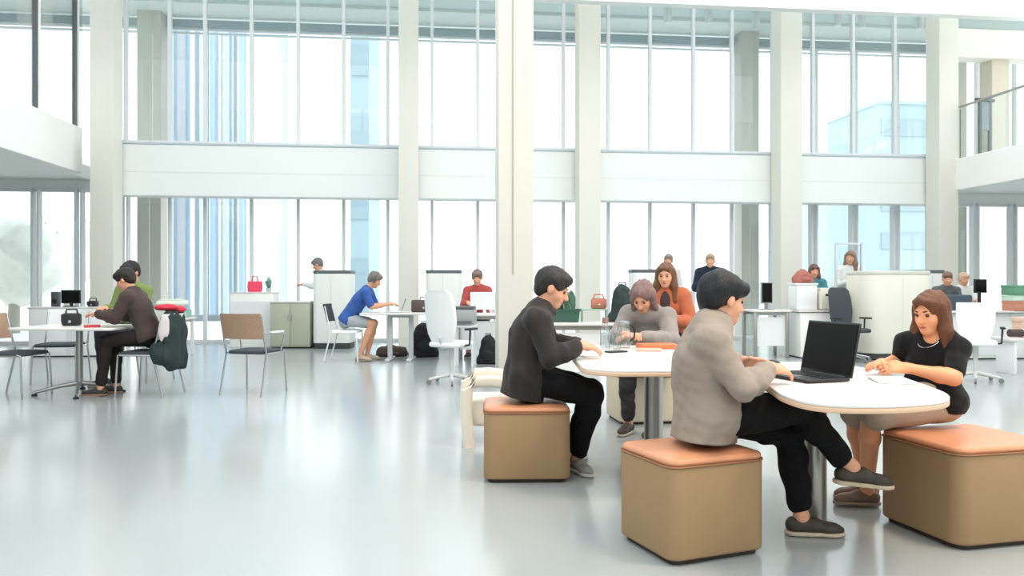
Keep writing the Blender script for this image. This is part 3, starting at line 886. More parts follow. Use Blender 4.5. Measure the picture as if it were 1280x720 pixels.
stack_chair(-5.42, 9.6, 190, 'chair with dark grey seat behind the left table', arms=False, shell=M_WPLAS)
stack_chair(-2.54, 12.3, -90, 'white metal chair with dark back under the person in the blue shirt', arms=False, frame=mat('white_metal', (232, 234, 234), .4, 0, .02), seat_m=M_WPLAS, shell=M_DKGREY)
stack_chair(-4.9, 9.75, 180, 'chair under the person in the green shirt', arms=False, shell=M_WPLAS) if False else None
# ---------------------------------------------------------------- smaller furniture and belongings
def laptop(loc, rz, label, w=.36, d=.25, tilt=18, dark=True, hs=.25):
    """local: hinge along X at y=0, keys towards -Y, screen seen from -Y"""
    root = empty('laptop', loc, R(rz), label, 'laptop')
    shell = MATS.get('laptop_dark') or mat('laptop_dark', (40, 41, 43), .45, .2)
    if not dark: shell = mat('laptop_pale', (226, 230, 232), .4, .2)
    MB().slab(w, d, .015, .003, .018, .005, c=(0, -d/2)).build('base', shell, root)
    kb = MB()
    for r in range(5):
        for c in range(13): kb.box((-w*.42+c*w*.07, -.045-r*.021, .0188), (w*.058, .016, .003))
    kb.build('keyboard', M_BLACK if dark else M_WPLAS, root, smooth=False)
    MB().box((0, -d*.78, .0185), (w*.3, d*.28, .001)).build('touchpad', mat('touchpad_grey', (70, 71, 74), .35), root, smooth=False)
    T = Matrix.Translation((0, 0, .016)) @ Matrix.Rotation(R(-tilt), 4, 'X')
    MB().box((0, .004, hs/2), (w, .008, hs), M=T, bev=.003).build('lid', shell, root)
    MB().box((0, -.0012, hs/2+.004), (w-.018, .003, hs-.028), M=T).build('screen', mat('screen_black', (10, 10, 11), .35, 0, .05, 5, spec=.2), root, smooth=False)
    MB().tube([(-w*.4, 0, .017), (w*.4, 0, .017)], .007, 10).build('hinge', M_BLACK, root)
    return root
hp = Vector((1.545, 3.955, TZ))
laptop(hp, math.degrees(math.atan2(-.35, .116))+0, 'open black laptop on the front table', .37, .25, 12, True, .265)

def simple_mouse(loc, label):
    o = Field(Vector(loc)-Vector((.06, .06, .02)), Vector(loc)+Vector((.06, .06, .06)), .003)
    o.ell(loc, (.05, .03, .03)); o.cut(loc, (0, 0, -1))
    tag(o.build('computer_mouse', M_BLACK, None, Vector(loc)), label, 'computer mouse')
simple_mouse((1.48, 4.55, TZ+.001), 'small black mouse lying behind the open laptop')
def booklike(name, loc, rz, d, col, label, cat, pages=True):
    root = empty(name, loc, R(rz), label, cat)
    MB().box((0, 0, d[2]/2), d, bev=.003).build('cover', mat('cover_%d_%d_%d' % col, col, .5, 0, .05, 20), root)
    if pages: MB().box((.004, 0, d[2]/2), (d[0]-.004, d[1]-.012, d[2]*.7)).build('pages', M_PAPER, root, smooth=False)
    return root
booklike('notebook', (1.80, 3.80, TZ+.001), -10, (.16, .22, .012), (240, 240, 238), 'white notebook in front of the woman in black', 'notebook')
booklike('folder', (1.04, 5.72, TZ+.001), 4, (.27, .2, .03), (238, 118, 72), 'bright orange folder on the bottle table', 'folder')
booklike('book', (.94, 5.50, TZ+.001), -8, (.17, .13, .014), (236, 178, 160), 'pale pink book beside the orange folder', 'book')
tag(MB().slab(.075, .15, .012, 0, .009, .003).build('phone', M_BLACK), 'black phone lying by the glass jug', 'phone')
bpy.data.objects['phone'].location = (.70, 5.38, TZ+.001); bpy.data.objects['phone'].rotation_euler = (0, 0, R(-62))
o = MB().box((0, 0, .0012), (.2, .28, .0024)).build('paper_sheet', M_PAPER); o.location = (.53, 5.13, TZ+.001); o.rotation_euler = (0, 0, R(15))
tag(o, 'white paper sheet before the person in the black jacket', 'paper')
CG = thin_glass('clear_drinking_glass', (.95, .97, .97), .12)
root = empty('water_bottle', (.655, 5.62, TZ), 0, 'clear glass bottle with brown lid on the table', 'bottle')
MB().lathe([(0, .002), (.034, .002), (.037, .02), (.037, .13), (.02, .165), (.018, .185), (.0155, .185), (.017, .165), (.033, .128), (.033, .022), (0, .012)], seg=24).build('glass_body', CG, root)
MB().lathe([(0, .012), (.032, .012), (.032, .10), (0, .10)], seg=20).build('water', thin_glass('water_clear', (.96, .98, .98), .04), root)
MB().lathe([(0, .183), (.022, .183), (.022, .225), (0, .225)], seg=18).build('lid', mat('brown_lid', (146, 116, 104), .5), root)
root = empty('glass_jug', (.80, 5.74, TZ), R(20), 'clear glass jug with a black handle', 'jug')
MB().lathe([(0, .003), (.045, .003), (.052, .03), (.05, .12), (.042, .165), (.046, .18), (.043, .18), (.039, .163), (.046, .12), (.048, .03), (0, .012)], seg=26).build('glass_body', CG, root)
MB().tube([(.042, 0, .165), (.075, 0, .16), (.092, 0, .12), (.085, 0, .07), (.05, 0, .045)], .007, 10).build('handle', M_BLACK, root)
MB().lathe([(0, .176), (.044, .176), (.04, .19), (.012, .195), (0, .195)], seg=22).build('lid', mat('grey_lid', (150, 156, 160), .4, .4), root)
def tumbler(x, y, label):
    o = MB().lathe([(0, .002), (.026, .002), (.032, .1), (.029, .1), (.024, .008), (0, .008)], seg=22).build('drinking_glass', CG); o.location = (x, y, TZ)
    tag(o, label, 'glass')
tumbler(.70, 5.78, 'empty drinking glass behind the bottle and jug')
tumbler(.735, 5.60, 'empty drinking glass between bottle and phone')

# cream lounge chair behind the black-jacket ottoman
def lounge():
    root = empty('lounge_chair', (-.12, 6.1, 0), R(4), 'cream moulded low lounge chair with open arms behind the black-jacket ottoman', 'lounge chair')
    cm = mat('cream_shell', (232, 222, 206), .5, 0, .02, 6)
    MB().slab(.42, .44, .08, .14, .34, .03).build('seat', cm, root)
    b = MB(); b.loft([[(p[0]*1.0+.17+z_*.22, p[1], .2+z_) for p in rrect(.07-.015*(z_ > .4), .5-.08*(z_ > .4), .03)] for z_ in (0, .15, .3, .42, .46)]); b.build('backrest', cm, root)
    for sy in (-1, 1):
        pts = [(-.21, sy*.27, 0), (-.235, sy*.27, .25), (-.225, sy*.27, .42), (-.17, sy*.27, .475), (-.05, sy*.27, .48), (.1, sy*.27, .46), (.2, sy*.27, .40)]
        b = MB(); b.loft([[(Vector(p)+Vector((q[0], q[1], 0)) if i < 3 else Vector(p)+Vector((q[0]*.3, q[1], q[0]))) for q in rrect(.085, .075, .025, 4)] for i, p in enumerate(pts)]); b.build('armrest', cm, root)
        MB().box((.17, sy*.2, .09), (.06, .06, .18), bev=.01).build('leg', cm, root)
lounge()

# white high-back task chair
def task_chair(x, y, rz, label, shell, base_m, back_h=1.1, seat_w=.46, arms=True, pad=None):
    root = empty('task_chair', (x, y, 0), R(rz), label, 'chair')
    MB().slab(seat_w, .45, .1, .44, .50, .025, top_bulge=.01).build('seat', pad or shell, root)
    rings = []
    for z, wv, yy in ((.50, .30, -.20), (.60, .38, -.235), (.75, .43, -.255), (.95, .42, -.28), (back_h-.05, .38, -.30), (back_h, .28, -.305)):
        ring = []
        for (a, c) in rrect(wv, .05, .024, 4):
            ring.append((a, yy+c+.05*(abs(a)/.22)**2, z))
        rings.append(ring)
    MB().loft(rings).build('backrest', shell, root)
    MB().tube([(0, -.1, .44), (0, -.19, .44), (0, -.235, .56)], .022, 10).build('back_bracket', base_m, root)
    MB().lathe([(.026, .10), (.026, .30), (.035, .30), (.035, .44), (0, .44)], seg=18).build('gas_column', base_m, root)
    if arms:
        for s in (-1, 1):
            MB().tube([(s*.18, -.02, .45), (s*.27, -.02, .47), (s*.28, -.02, .64)], .012, 8).build('arm_post', M_BLACK, root)
            MB().box((s*.28, .0, .655), (.06, .22, .025), bev=.01).build('armrest', M_BLACK, root)
    for k in range(5):
        a = R(90+72*k); d = Vector((math.cos(a), math.sin(a), 0))
        lg = MB().tube([d*.02+Vector((0, 0, .105)), d*.28+Vector((0, 0, .062))], [.026, .016], 10).build('leg', base_m, root)
        MB().lathe([(0, -.012), (.028, -.012), (.03, 0), (.028, .012), (0, .012)], seg=14, M=Matrix.Translation(d*.28+Vector((0, 0, .030))) @ Matrix.Rotation(a, 4, 'Z') @ Matrix.Rotation(PI/2, 4, 'X')).build('castor', mat('castor_grey', (120, 122, 122), .5), lg)
    return root
task_chair(-.72, 9.5, -30, 'tall white high-back swivel chair left of the near column', M_WPLAS, mat('pale_grey_base', (206, 208, 206), .4), 1.11, .42)
task_chair(5.62, 9.7, 150, 'white swivel chair behind the woman in black', M_WPLAS, MATS['pale_grey_base'], .86)
task_chair(5.15, 12.15, 200, 'black office chair by the glass screen', mat('charcoal_mesh', (58, 66, 72), .7, 0, .1, 60), M_CHROME, 1.12)

def backpack(loc, rz, w, d, h, col, label, name='backpack', strap=True):
    loc = Vector(loc); root = empty(name, loc, R(rz), label, 'bag' if name != 'backpack' else 'backpack')
    m = mat('bag_%d_%d_%d' % col, col, .75, 0, .12, 25, .15, 120)
    o = Vector((0, 0, 0))
    F = Field((-w, -d*1.5, -.02), (w, d*1.5, h*1.15), .012)
    F.ell((0, 0, h*.36), (w*.52, d*.52, h*.42), None, .04); F.ell((0, 0, h*.68), (w*.42, d*.42, h*.32), None, .06)
    F.cone((-w*.36, 0, .05), (w*.36, 0, .05), d*.45, d*.45, .04)
    F.noise(.006, .12, 5, 5); F.cut((0, 0, .002), (0, 0, -1))
    F.build('body', m, root, origin=(0, 0, 0))
    G = Field((-w, -d*1.5, -.02), (w, d*1.5, h), .012)
    G.ell((0, -d*.42, h*.3), (w*.36, d*.24, h*.22), None, .03); G.noise(.004, .1, 6, 4)
    G.build('pocket', m, root, origin=(0, 0, 0))
    MB().tube([(-.04, 0, h*.97), (-.035, 0, h*1.04), (.035, 0, h*1.04), (.04, 0, h*.97)], .008, 8).build('handle', m, root)
    if strap:
        for s in (-1, 1):
            MB().tube([(s*w*.2, d*.38, h*.85), (s*w*.28, d*.72, h*.6), (s*w*.3, d*.62, h*.3), (s*w*.3, d*.45, h*.12)], .012, 8).build('strap', m, root)
    return root
backpack((-1.42, 12.88, 0), 20, .40, .24, .55, (26, 28, 32), 'black backpack standing on the floor under the brown bag')
backpack((-.35, 11.78, 0), -15, .26, .2, .43, (24, 25, 28), 'black backpack on the floor beside the grey printer stand')
backpack((1.275, 9.25, .741), 160, .26, .18, .44, (34, 54, 52), 'dark green backpack on the white desk behind the leaning person', strap=False)
backpack((-1.95, 13.0, 0), 5, .44, .22, .17, (74, 62, 56), 'dark brown duffel lying under the table of the blue-shirt person', name='duffel_bag', strap=False)

def briefcase(loc, rz, d, col, label, name='satchel'):
    root = empty(name, loc, R(rz), label, 'bag')
    m = mat('leather_%d_%d_%d' % col, col, .5, 0, .1, 12, .06, 90)
    MB().slab(d[0], d[1], .03, 0, d[2], .02, top_bulge=.004).build('body', m, root)
    MB().box((0, -d[1]/2-.004, d[2]*.62), (d[0]*.96, .012, d[2]*.66), bev=.005).build('flap', m, root)
    MB().tube([(-.06, 0, d[2]), (-.05, 0, d[2]+.045), (.05, 0, d[2]+.045), (.06, 0, d[2])], .009, 8).build('handle', m, root)
    MB().box((0, -d[1]/2-.012, d[2]*.34), (.03, .008, .03), bev=.003).build('buckle', M_CHROME, root)
briefcase((-1.37, 12.42, .742), 4, (.38, .16, .185), (88, 74, 68), 'dark brown satchel on the white table of the blue-shirt person')
briefcase((-4.80, 8.72, TZ+.001), 12, (.18, .12, .13), (38, 38, 40), 'small black bag standing on the left table', 'handbag')

def rect_table(x, y, rz, sx, sy, z, label, name='table', cat='table', panel=False, leg_m=None):
    root = empty(name, (x, y, 0), R(rz), label, cat)
    MB().slab(sx, sy, .03, z-.03, z, .006).build('tabletop', M_LAMI, root)
    lm = leg_m or M_STEEL
    for a in (-1, 1):
        for b_ in (-1, 1):
            MB().box((a*(sx/2-.06), b_*(sy/2-.06), (z-.03)/2), (.045, .045, z-.03), bev=.004).build('leg', lm, root)
    for b_ in (-1, 1): MB().box((0, b_*(sy/2-.06), z-.055), (sx-.12, .03, .05)).build('apron', lm, root)
    if panel: MB().box((0, -sy/2+.09, z*.55), (sx-.16, .018, z*.6)).build('modesty_panel', M_WPLAS, root)
    return root
def tleg_table(x, y, rz, sx, sy, z, label):
    root = empty('table', (x, y, 0), R(rz), label, 'table')
    MB().slab(sx, sy, .06, z-.03, z, .008).build('tabletop', M_LAMI, root)
    for a in (-1, 1):
        lg = MB().box((a*sx*.14, 0, z/2), (.07, .07, z-.06), bev=.008).build('leg', mat('pale_grey_leg', (202, 206, 206), .4), root)
        MB().box((a*sx*.14, 0, .02), (.08, sy*.85, .04), bev=.012).build('foot', MATS['pale_grey_leg'], lg)
    MB().box((0, 0, z-.06), (sx*.28, .05, .05)).build('crossbar', MATS['pale_grey_leg'], root)
tleg_table(-1.72, 12.36, 0, 1.16, .72, .74, 'white table of the person in the blue shirt')
laptop((-1.70, 12.3, .742), -80, 'open pale laptop facing the person in the blue shirt', .33, .22, 20, False, .22)
rect_table(-.42, 12.35, 0, .9, .6, .72, 'white desk left of the near column', 'desk', 'desk', True)
rect_table(.86, 9.32, 0, 1.06, .62, .74, 'white desk carrying the green planter', 'desk', 'desk', True)
rect_table(4.10, 12.95, 4, .64, .62, .76, 'white desk behind the head of the person in the grey sweater', 'desk', 'desk', True)
rect_table(-5.62, 13.0, 5, .8, .6, .63, 'low white table carrying green tray, behind the left column', 'side_table', 'table', leg_m=M_WPLAS)

def monitor(x, y, z, rz, w, h, label, back=None, lift=.1):
    root = empty('monitor', (x, y, z), R(rz), label, 'monitor')
    MB().slab(.22, .16, .03, 0, .012, .004).build('stand_base', back or M_BLACK, root)
    MB().box((0, .02, (lift+h*.4)/2), (.05, .03, lift+h*.4), bev=.006).build('stand_neck', back or M_BLACK, root)
    MB().box((0, 0, lift+h/2), (w, .035, h), bev=.008).build('housing', back or M_BLACK, root)
    MB().box((0, -.019, lift+h/2), (w-.03, .004, h-.03)).build('screen', M_WPLAS if back is M_WPLAS else MATS['screen_black'], root, smooth=False)
monitor(-.42, 12.25, .722, 4, .44, .27, 'white monitor seen from behind left of the near column', M_WPLAS, .06)
monitor(4.12, 12.95, .762, 10, .2, .34, 'narrow grey monitor on the desk behind the grey-sweater head', mat('monitor_grey', (150, 150, 148), .5), .1)

def pod(x, y, rz, sx, sy, z, label, r=.26, cap=True, col=None):
    root = empty('storage_pod', (x, y, 0), R(rz), label, 'storage unit')
    MB().slab(sx-.02, sy-.02, r, 0, .11, .006, seg=10).build('plinth', mat('dark_plinth', (58, 60, 60), .6), root)
    MB().slab(sx, sy, r, .10, z-.06, .012, seg=12).build('body', col or mat('pod_white', (234, 236, 232), .5, 0, .015, 4), root)
    MB().slab(sx+.01, sy+.01, r, z-.06, z, .012, seg=12).build('cap', mat('pod_cap', (96, 104, 106), .5) if cap else mat('pod_cap_pale', (214, 214, 204), .5), root)
    MB().box((0, -sy/2-.0015, z*.5), (.006, .003, z-.22)).build('door_gap', mat('door_gap_grey', (206, 208, 204), .6), root, smooth=False)
    return root
pod(-3.27, 14.75, 0, .68, .6, 1.42, 'white storage pod with dark cap behind the blue shirt person', .1)
pod(-1.27, 15.0, 0, .64, .6, 1.43, 'white storage pod with dark cap right of the second column', .1)
pod(2.55, 14.85, 0, .72, .6, 1.44, 'white storage pod with dark cap behind the rust cardigan woman', .1)
pod(5.98, 12.75, 6, 1.12, .85, 1.38, 'large cream storage pod behind the woman in black', .26, False, mat('pod_cream', (232, 230, 216), .5, 0, .015, 4))
pod(7.75, 15.1, 6, .56, .6, 1.43, 'smaller white pod peeking out right of the cream one', .1)

# olive-grey cabinet
root = empty('cabinet', (-4.03, 14.75, 0), R(2), 'olive grey low cabinet with white top at back left', 'cabinet')
mo_ = mat('olive_laminate', (176, 180, 160), .5, 0, .03, 6)
MB().box((0, 0, .43), (.72, .5, .80), bev=.006).build('body', mo_, root)
MB().box((0, 0, .015), (.70, .44, .03)).build('plinth', MATS['dark_plinth'], root)
MB().box((0, 0, .845), (.735, .53, .03), bev=.005).build('top', M_LAMI, root)
for s in (-1, 1):
    d = MB().box((s*.18, -.255, .43), (.35, .018, .76), bev=.003).build('door', mo_, root)
    MB().tube([(s*.03, -.272, .5), (s*.03, -.272, .62)], .005, 8).build('handle', M_STEEL, d)
root = empty('shelf_unit', (-4.84, 15.05, 0), R(2), 'white waist-high shelf unit carrying the pink bag', 'shelf unit')
MB().box((0, 0, .5), (.80, .4, 1.0), bev=.006).build('body', M_WHITE, root)
MB().box((0, 0, 1.01), (.83, .42, .02), bev=.004).build('top', M_LAMI, root)
for z in (.26, .5, .74): MB().box((0, -.203, z), (.76, .006, .22)).build('drawer', M_WPLAS, root, smooth=False)
def tote(loc, rz, w, d, h, col, label):
    root = empty('tote_bag', loc, R(rz), label, 'bag')
    m = mat('tote_%d' % col[1], col, .7, 0, .08, 20)
    MB().loft([[(p[0], p[1], 0) for p in rrect(w*.9, d, .03)], [(p[0], p[1], h*.5) for p in rrect(w, d*.9, .03)], [(p[0], p[1], h) for p in rrect(w*.96, d*.4, .02)]]).build('body', m, root)
    for s in (-1, 1): MB().tube([(-w*.2, s*d*.15, h*.97), (-w*.15, s*d*.18, h+.09), (w*.15, s*d*.18, h+.09), (w*.2, s*d*.15, h*.97)], .007, 8).build('handle', m, root)
tote((-4.82, 15.0, 1.022), 8, .26, .16, .2, (236, 70, 104), 'bright pink tote bag on the white shelf unit')
def plant(loc, label, n, h, w, col, potcol, pot=(.07, .06, .1), seed=1, name='potted_plant', trough=None):
    root = empty(name, loc, 0, label, 'plant')
    pm = mat('pot_%d_%d_%d' % potcol, potcol, .5, 0, .06)
    if trough:
        MB().loft([[(p[0], p[1], z) for p in rrect(trough[0]*q, trough[1]*q, .02)] for z, q in ((0, .88), (trough[2]-.02, .97), (trough[2]-.02, 1.03), (trough[2], 1.03), (trough[2], .95), (trough[2]-.03, .93))]).build('trough', pm, root)
        z0 = trough[2]-.03
    else:
        MB().lathe([(0, 0), (pot[1], 0), (pot[0], pot[2]), (pot[0]*.88, pot[2]), (pot[0]*.85, pot[2]-.015), (0, pot[2]-.015)], seg=20).build('pot', pm, root)
        z0 = pot[2]-.02
    lm = mat('leaf_%d_%d_%d' % col, col, .5, 0, .2, 12)
    rs = random.Random(seed)
    mb = MB()
    for i in range(n):
        a = rs.uniform(0, 2*PI); out = rs.uniform(.15, .9)*w; top = z0+h*rs.uniform(.6, 1.0); lw = rs.uniform(.025, .05)
        bx, by = (rs.uniform(-.3, .3)*trough[0] if trough else 0), 0
        d = Vector((math.cos(a), math.sin(a), 0)); t = Vector((-d.y, d.x, 0))
        b0 = Vector((bx, by, z0)); pts = []
        for k in range(5):
            u = k/4; c_ = b0+d*out*u**1.6+Vector((0, 0, (top-z0)*(u-.25*u*u*u*(1 if out > .5*w else 0))))
            wd = lw*math.sin(PI*min(.97, .12+u*.86)); pts.append((c_-t*wd, c_+Vector((0, 0, .006))+d*.006, c_+t*wd, c_-d*.003))
        vs = [p for q in pts for p in q]; fs = []
        for k in range(4):
            for e in range(4): fs.append([k*4+e, k*4+(e+1) % 4, k*4+4+(e+1) % 4, k*4+4+e])
        mb._add(vs, fs)
    mb.build('leaves', lm, root)
    return root
plant((-4.56, 15.0, 1.022), 'small teal-leaved plant right of the pink bag', 20, .24, .12, (150, 188, 180), (196, 200, 198), (.05, .042, .07), 3)
plant((.60, 9.3, .742), 'dark green planter trough with upright leaves on the white desk', 26, .34, .10, (96, 134, 112), (52, 88, 76), seed=4, name='planter', trough=(.38, .2, .15))
root = empty('desk_shelf', (.965, 9.42, .741), 0, 'pale green desk riser on the planter desk', 'desk riser')
MB().box((0, 0, .14), (.31, .2, .018), bev=.004).build('shelf', mat('sage_board', (158, 190, 168), .5), root)
for s in (-1, 1): MB().box((s*.142, 0, .066), (.014, .19, .132)).build('side_leg', MATS['sage_board'], root)
briefcase((1.02, 9.42, .891), 0, (.18, .1, .12), (196, 124, 104), 'small terracotta leather case on the green desk riser', 'leather_case')
# green tray, cushions
root = empty('storage_tray', (-5.58, 13.0, .632), R(5), 'teal green plastic tray on the low white table', 'tray')
gm = mat('pale_teal', (150, 194, 182), .5, 0, .04)
MB().box((0, 0, .006), (.6, .42, .012)).build('bottom', gm, root)
for s in (-1, 1):
    MB().box((0, s*.205, .06), (.6, .012, .12)).build('side', gm, root); MB().box((s*.295, 0, .06), (.012, .4, .12)).build('end', gm, root)
def cushion(loc, rz, d, col, label):
    root = empty('cushion', loc, R(rz), label, 'cushion')
    MB().slab(d[0], d[1], .07, 0, d[2], d[2]*.42, top_bulge=.02).build('cover', mat('cushion_%d_%d_%d' % col, col, .85, 0, .05, 30, .1), root)
    MB().tube([(p[0], p[1], d[2]*.5) for p in rrect(d[0]+.006, d[1]+.006, .07)], .006, 6, closed=True).build('piping', MATS['cushion_%d_%d_%d' % col], root)
cushion((-5.6, 13.0, .645), 7, (.50, .34, .13), (214, 226, 208), 'pale green cushion lying in the teal tray')
cushion((-5.52, 13.0, .80), 2, (.44, .34, .11), (232, 236, 224), 'off-white cushion on top of the pale green one')

# low unit and screens far left
root = empty('low_cabinet', (-7.2, 13.1, 0), R(5), 'white low cabinet behind the left table, carrying a dark screen', 'cabinet')
MB().box((0, 0, .4), (1.15, .45, .76), bev=.006).build('body', M_WHITE, root)
MB().box((0, 0, .79), (1.19, .48, .025), bev=.005).build('top', M_LAMI, root)
MB().box((0, 0, .012), (1.08, .4, .024)).build('plinth', MATS['dark_plinth'], root)
for s in (-1, 1): MB().box((s*.28, -.228, .4), (.55, .012, .7), bev=.003).build('door', M_WPLAS, root)
monitor(-7.22, 13.1, .805, 8, .30, .22, 'dark screen on the white low cabinet at left', None, .05)
def speaker(x, y, z, label, d=(.11, .12, .24)):
    root = empty('desk_speaker', (x, y, z), R(8), label, 'speaker')
    MB().box((0, 0, d[2]/2), d, bev=.008).build('cabinet', mat('speaker_grey', (74, 78, 80), .5), root)
    MB().lathe([(0, -.002), (.04, -.002), (.04, .004), (0, .004)], seg=20, M=Matrix.Translation((0, -d[1]/2, d[2]*.36)) @ Matrix.Rotation(PI/2, 4, 'X')).build('cone', M_BLACK, root)
speaker(-7.48, 13.12, .805, 'dark desk speaker left of the screen on the low cabinet')
briefcase((-6.86, 13.1, .805), 0, (.16, .1, .09), (44, 46, 48), 'small dark pouch right of the screen on the low cabinet', 'pouch')
booklike('notebook', (-4.42, 8.42, TZ+.001), 30, (.15, .2, .02), (206, 60, 70), 'red notebook on the left table by the writing hands', 'notebook')

# coat, scarf, shirt over the left chair back
def drape(name, lab, cat, blobs, col, seed, amp=.012, h=.011):
    lo = Vector([min(b_[0][i]-max(b_[1]) for b_ in blobs)-.05 for i in range(3)]); hi = Vector([max(b_[0][i]+max(b_[1]) for b_ in blobs)+.05 for i in range(3)])
    F = Field(lo, hi, h)
    for c, r_ in blobs: F.ell(c, r_, None, .04)
    F.noise(amp, .13, seed, 6, stretch=(1, 1, .35))
    c = Vector(((lo.x+hi.x)/2, (lo.y+hi.y)/2, lo.z+.05))
    tag(F.build(name, mat('drape_%d_%d_%d' % col, col, .85, 0, .1, 20, .15, 120), None, c), lab, cat)
cx = -3.615
drape('coat', 'dark teal coat hanging over the left chair back', 'coat', [((cx, 8.55, .82), (.06, .25, .10)), ((cx+.03, 8.52, .66), (.07, .27, .24)), ((cx+.03, 8.42, .44), (.075, .17, .17)), ((cx+.02, 8.66, .40), (.07, .14, .14)), ((cx-.05, 8.30, .48), (.09, .05, .12))], (38, 54, 54), 2)
drape('scarf', 'red scarf lying on top of the dark teal coat', 'scarf', [((cx-.04, 8.47, .935), (.11, .14, .035)), ((cx+.05, 8.60, .91), (.06, .1, .03))], (206, 50, 66), 3, .006)
drape('sweater', 'pale pink and white sweater tucked over the coat', 'sweater', [((cx+.03, 8.265, .80), (.045, .025, .07)), ((cx+.0, 8.25, .68), (.035, .022, .11)), ((cx+.05, 8.262, .70), (.03, .02, .08))], (216, 204, 204), 4, .006)

# printer on stand
root = empty('printer', (-.68, 11.55, 0), R(-3), 'grey printer on white stand beside the black backpack', 'printer')
MB().box((0, 0, .70), (.31, .36, .22), bev=.015).build('housing', mat('printer_grey', (176, 178, 176), .5), root)
MB().box((0, 0, .83), (.29, .34, .05), bev=.012).build('scanner_lid', mat('printer_dark', (92, 96, 98), .5), root)
MB().box((0, -.2, .64), (.24, .08, .015), bev=.004).build('paper_tray', MATS['printer_dark'], root)
MB().box((0, 0, .575), (.33, .4, .03), bev=.006).build('stand_top', M_WPLAS, root)
for a in (-1, 1):
    for c in (-1, 1): MB().box((a*.13, c*.17, .28), (.035, .035, .56)).build('leg', M_WPLAS, root)
# counter behind laptop
root = empty('counter', (4.92, 12.95, 0), R(4), 'white counter behind the open laptop, carrying a cream printer', 'counter')
MB().box((0, 0, .37), (.78, .6, .70), bev=.006).build('body', M_WHITE, root)
MB().box((0, 0, .745), (.84, .66, .03), bev=.006).build('worktop', M_LAMI, root)
MB().box((0, 0, .012), (.72, .54, .024)).build('plinth', MATS['dark_plinth'], root)
root = empty('storage_box', (4.68, 12.88, .762), R(4), 'white storage box on the counter under the red-brown bag', 'box')
MB().box((0, 0, .2), (.34, .34, .40), bev=.02).build('body', M_WPLAS, root)
MB().box((0, 0, .41), (.36, .36, .03), bev=.01).build('lid', M_WPLAS, root)
backpack((4.67, 12.86, 1.188), 10, .25, .2, .21, (172, 104, 92), 'red-brown soft bag on top of the white storage box', name='soft_bag', strap=False)
root = empty('printer', (5.09, 12.85, .762), R(4), 'cream printer with dark slots on the white counter', 'printer')
pc = mat('printer_cream', (228, 222, 206), .5)
MB().box((0, 0, .16), (.42, .36, .30), bev=.02).build('housing', pc, root)
MB().box((0, .02, .33), (.4, .3, .04), bev=.012).build('scanner_lid', pc, root)
MB().box((-.08, -.183, .24), (.12, .01, .035), bev=.004).build('control_panel', M_BLACK, root)
MB().box((.1, -.183, .22), (.1, .01, .03), bev=.004).build('output_slot', M_BLACK, root)
MB().box((.08, -.2, .07), (.2, .06, .03), bev=.006).build('paper_tray', MATS['printer_dark'], root)
# glass screen
root = empty('glass_screen', (5.62, 13.35, 0), R(4), 'white framed upright glass screen left of the cream pod', 'screen')
for x in (-.22, .22): MB().box((x, 0, .93), (.03, .05, 1.86)).build('upright', mat('pale_frame', (206, 214, 222), .4), root, smooth=False)
MB().box((0, 0, 1.845), (.44, .05, .03)).build('top_rail', MATS['pale_frame'], root, smooth=False)
MB().box((0, 0, .95), (.41, .01, 1.74)).build('glass_panel', thin_glass('screen_glass', (.95, .98, .99), .05), root, smooth=False)
MB().box((0, 0, .02), (.5, .3, .04), bev=.01).build('base', MATS['pale_frame'], root)
# right counter
root = empty('counter', (7.75, 12.75, 0), R(4), 'long white counter at right carrying the coloured boxes', 'counter')
MB().box((0, .05, .37), (2.2, .6, .70), bev=.006).build('body', M_WHITE, root)
MB().box((0, 0, .745), (2.3, .76, .03), bev=.006).build('worktop', M_LAMI, root)
MB().box((0, .05, .012), (2.1, .54, .024)).build('plinth', MATS['dark_plinth'], root)
for i in range(4):
    d = MB().box((-.82+i*.55, -.256, .39), (.53, .014, .66), bev=.003).build('door', M_WPLAS, root)
    MB().lathe([(0, -.02), (.014, -.02), (.016, -.008), (.007, 0), (0, 0)], seg=12, M=Matrix.Translation((-.82+i*.55+(.18 if i % 2 == 0 else -.18), -.263, .55)) @ Matrix.Rotation(-PI/2, 4, 'X')).build('knob', M_BLACK, d)
briefcase((6.98, 12.62, .762), 6, (.46, .2, .24), (64, 78, 90), 'dark blue grey case on the right counter', 'equipment_case')
monitor(7.52, 12.85, .762, 8, .22, .22, 'small dark monitor on the right counter', None, .27)
def box_(loc, rz, d, col, label, name='storage_box'):
    root = empty(name, loc, R(rz), label, 'box')
    m = mat('box_%d_%d_%d' % col, col, .6, 0, .05)
    MB().box((0, 0, d[2]*.42), (d[0]*.96, d[1]*.96, d[2]*.84), bev=.008).build('body', m, root)
    MB().box((0, 0, d[2]*.88), (d[0], d[1], d[2]*.24), bev=.008).build('lid', m, root)
box_((7.95, 12.52, .762), 3, (.4, .32, .15), (206, 140, 116), 'terracotta storage box at the bottom of the right counter stack')
box_((7.95, 12.52, .915), 1, (.42, .33, .08), (206, 232, 214), 'mint storage box in the middle of the right counter stack')
box_((7.95, 12.52, 1.0), 4, (.42, .33, .16), (104, 158, 126), 'green storage box on top of the right counter stack')
root = empty('bench', (6.95, 10.6, 0), R(4), 'white low bench in front of the right counter', 'bench')
MB().slab(1.0, .42, .04, .43, .475, .01).build('seat', M_LAMI, root)
for s in (-1, 1): MB().box((s*.42, 0, .215), (.04, .36, .43), bev=.006).build('leg_panel', M_WPLAS, root)
box_((7.0, 10.7, .476), 6, (.56, .2, .26), (226, 190, 172), 'pale terracotta box standing on the white low bench')
root = empty('rolled_mat', (6.85, 10.5, .487), R(4), 'dark rolled mat lying on the white low bench', 'mat')
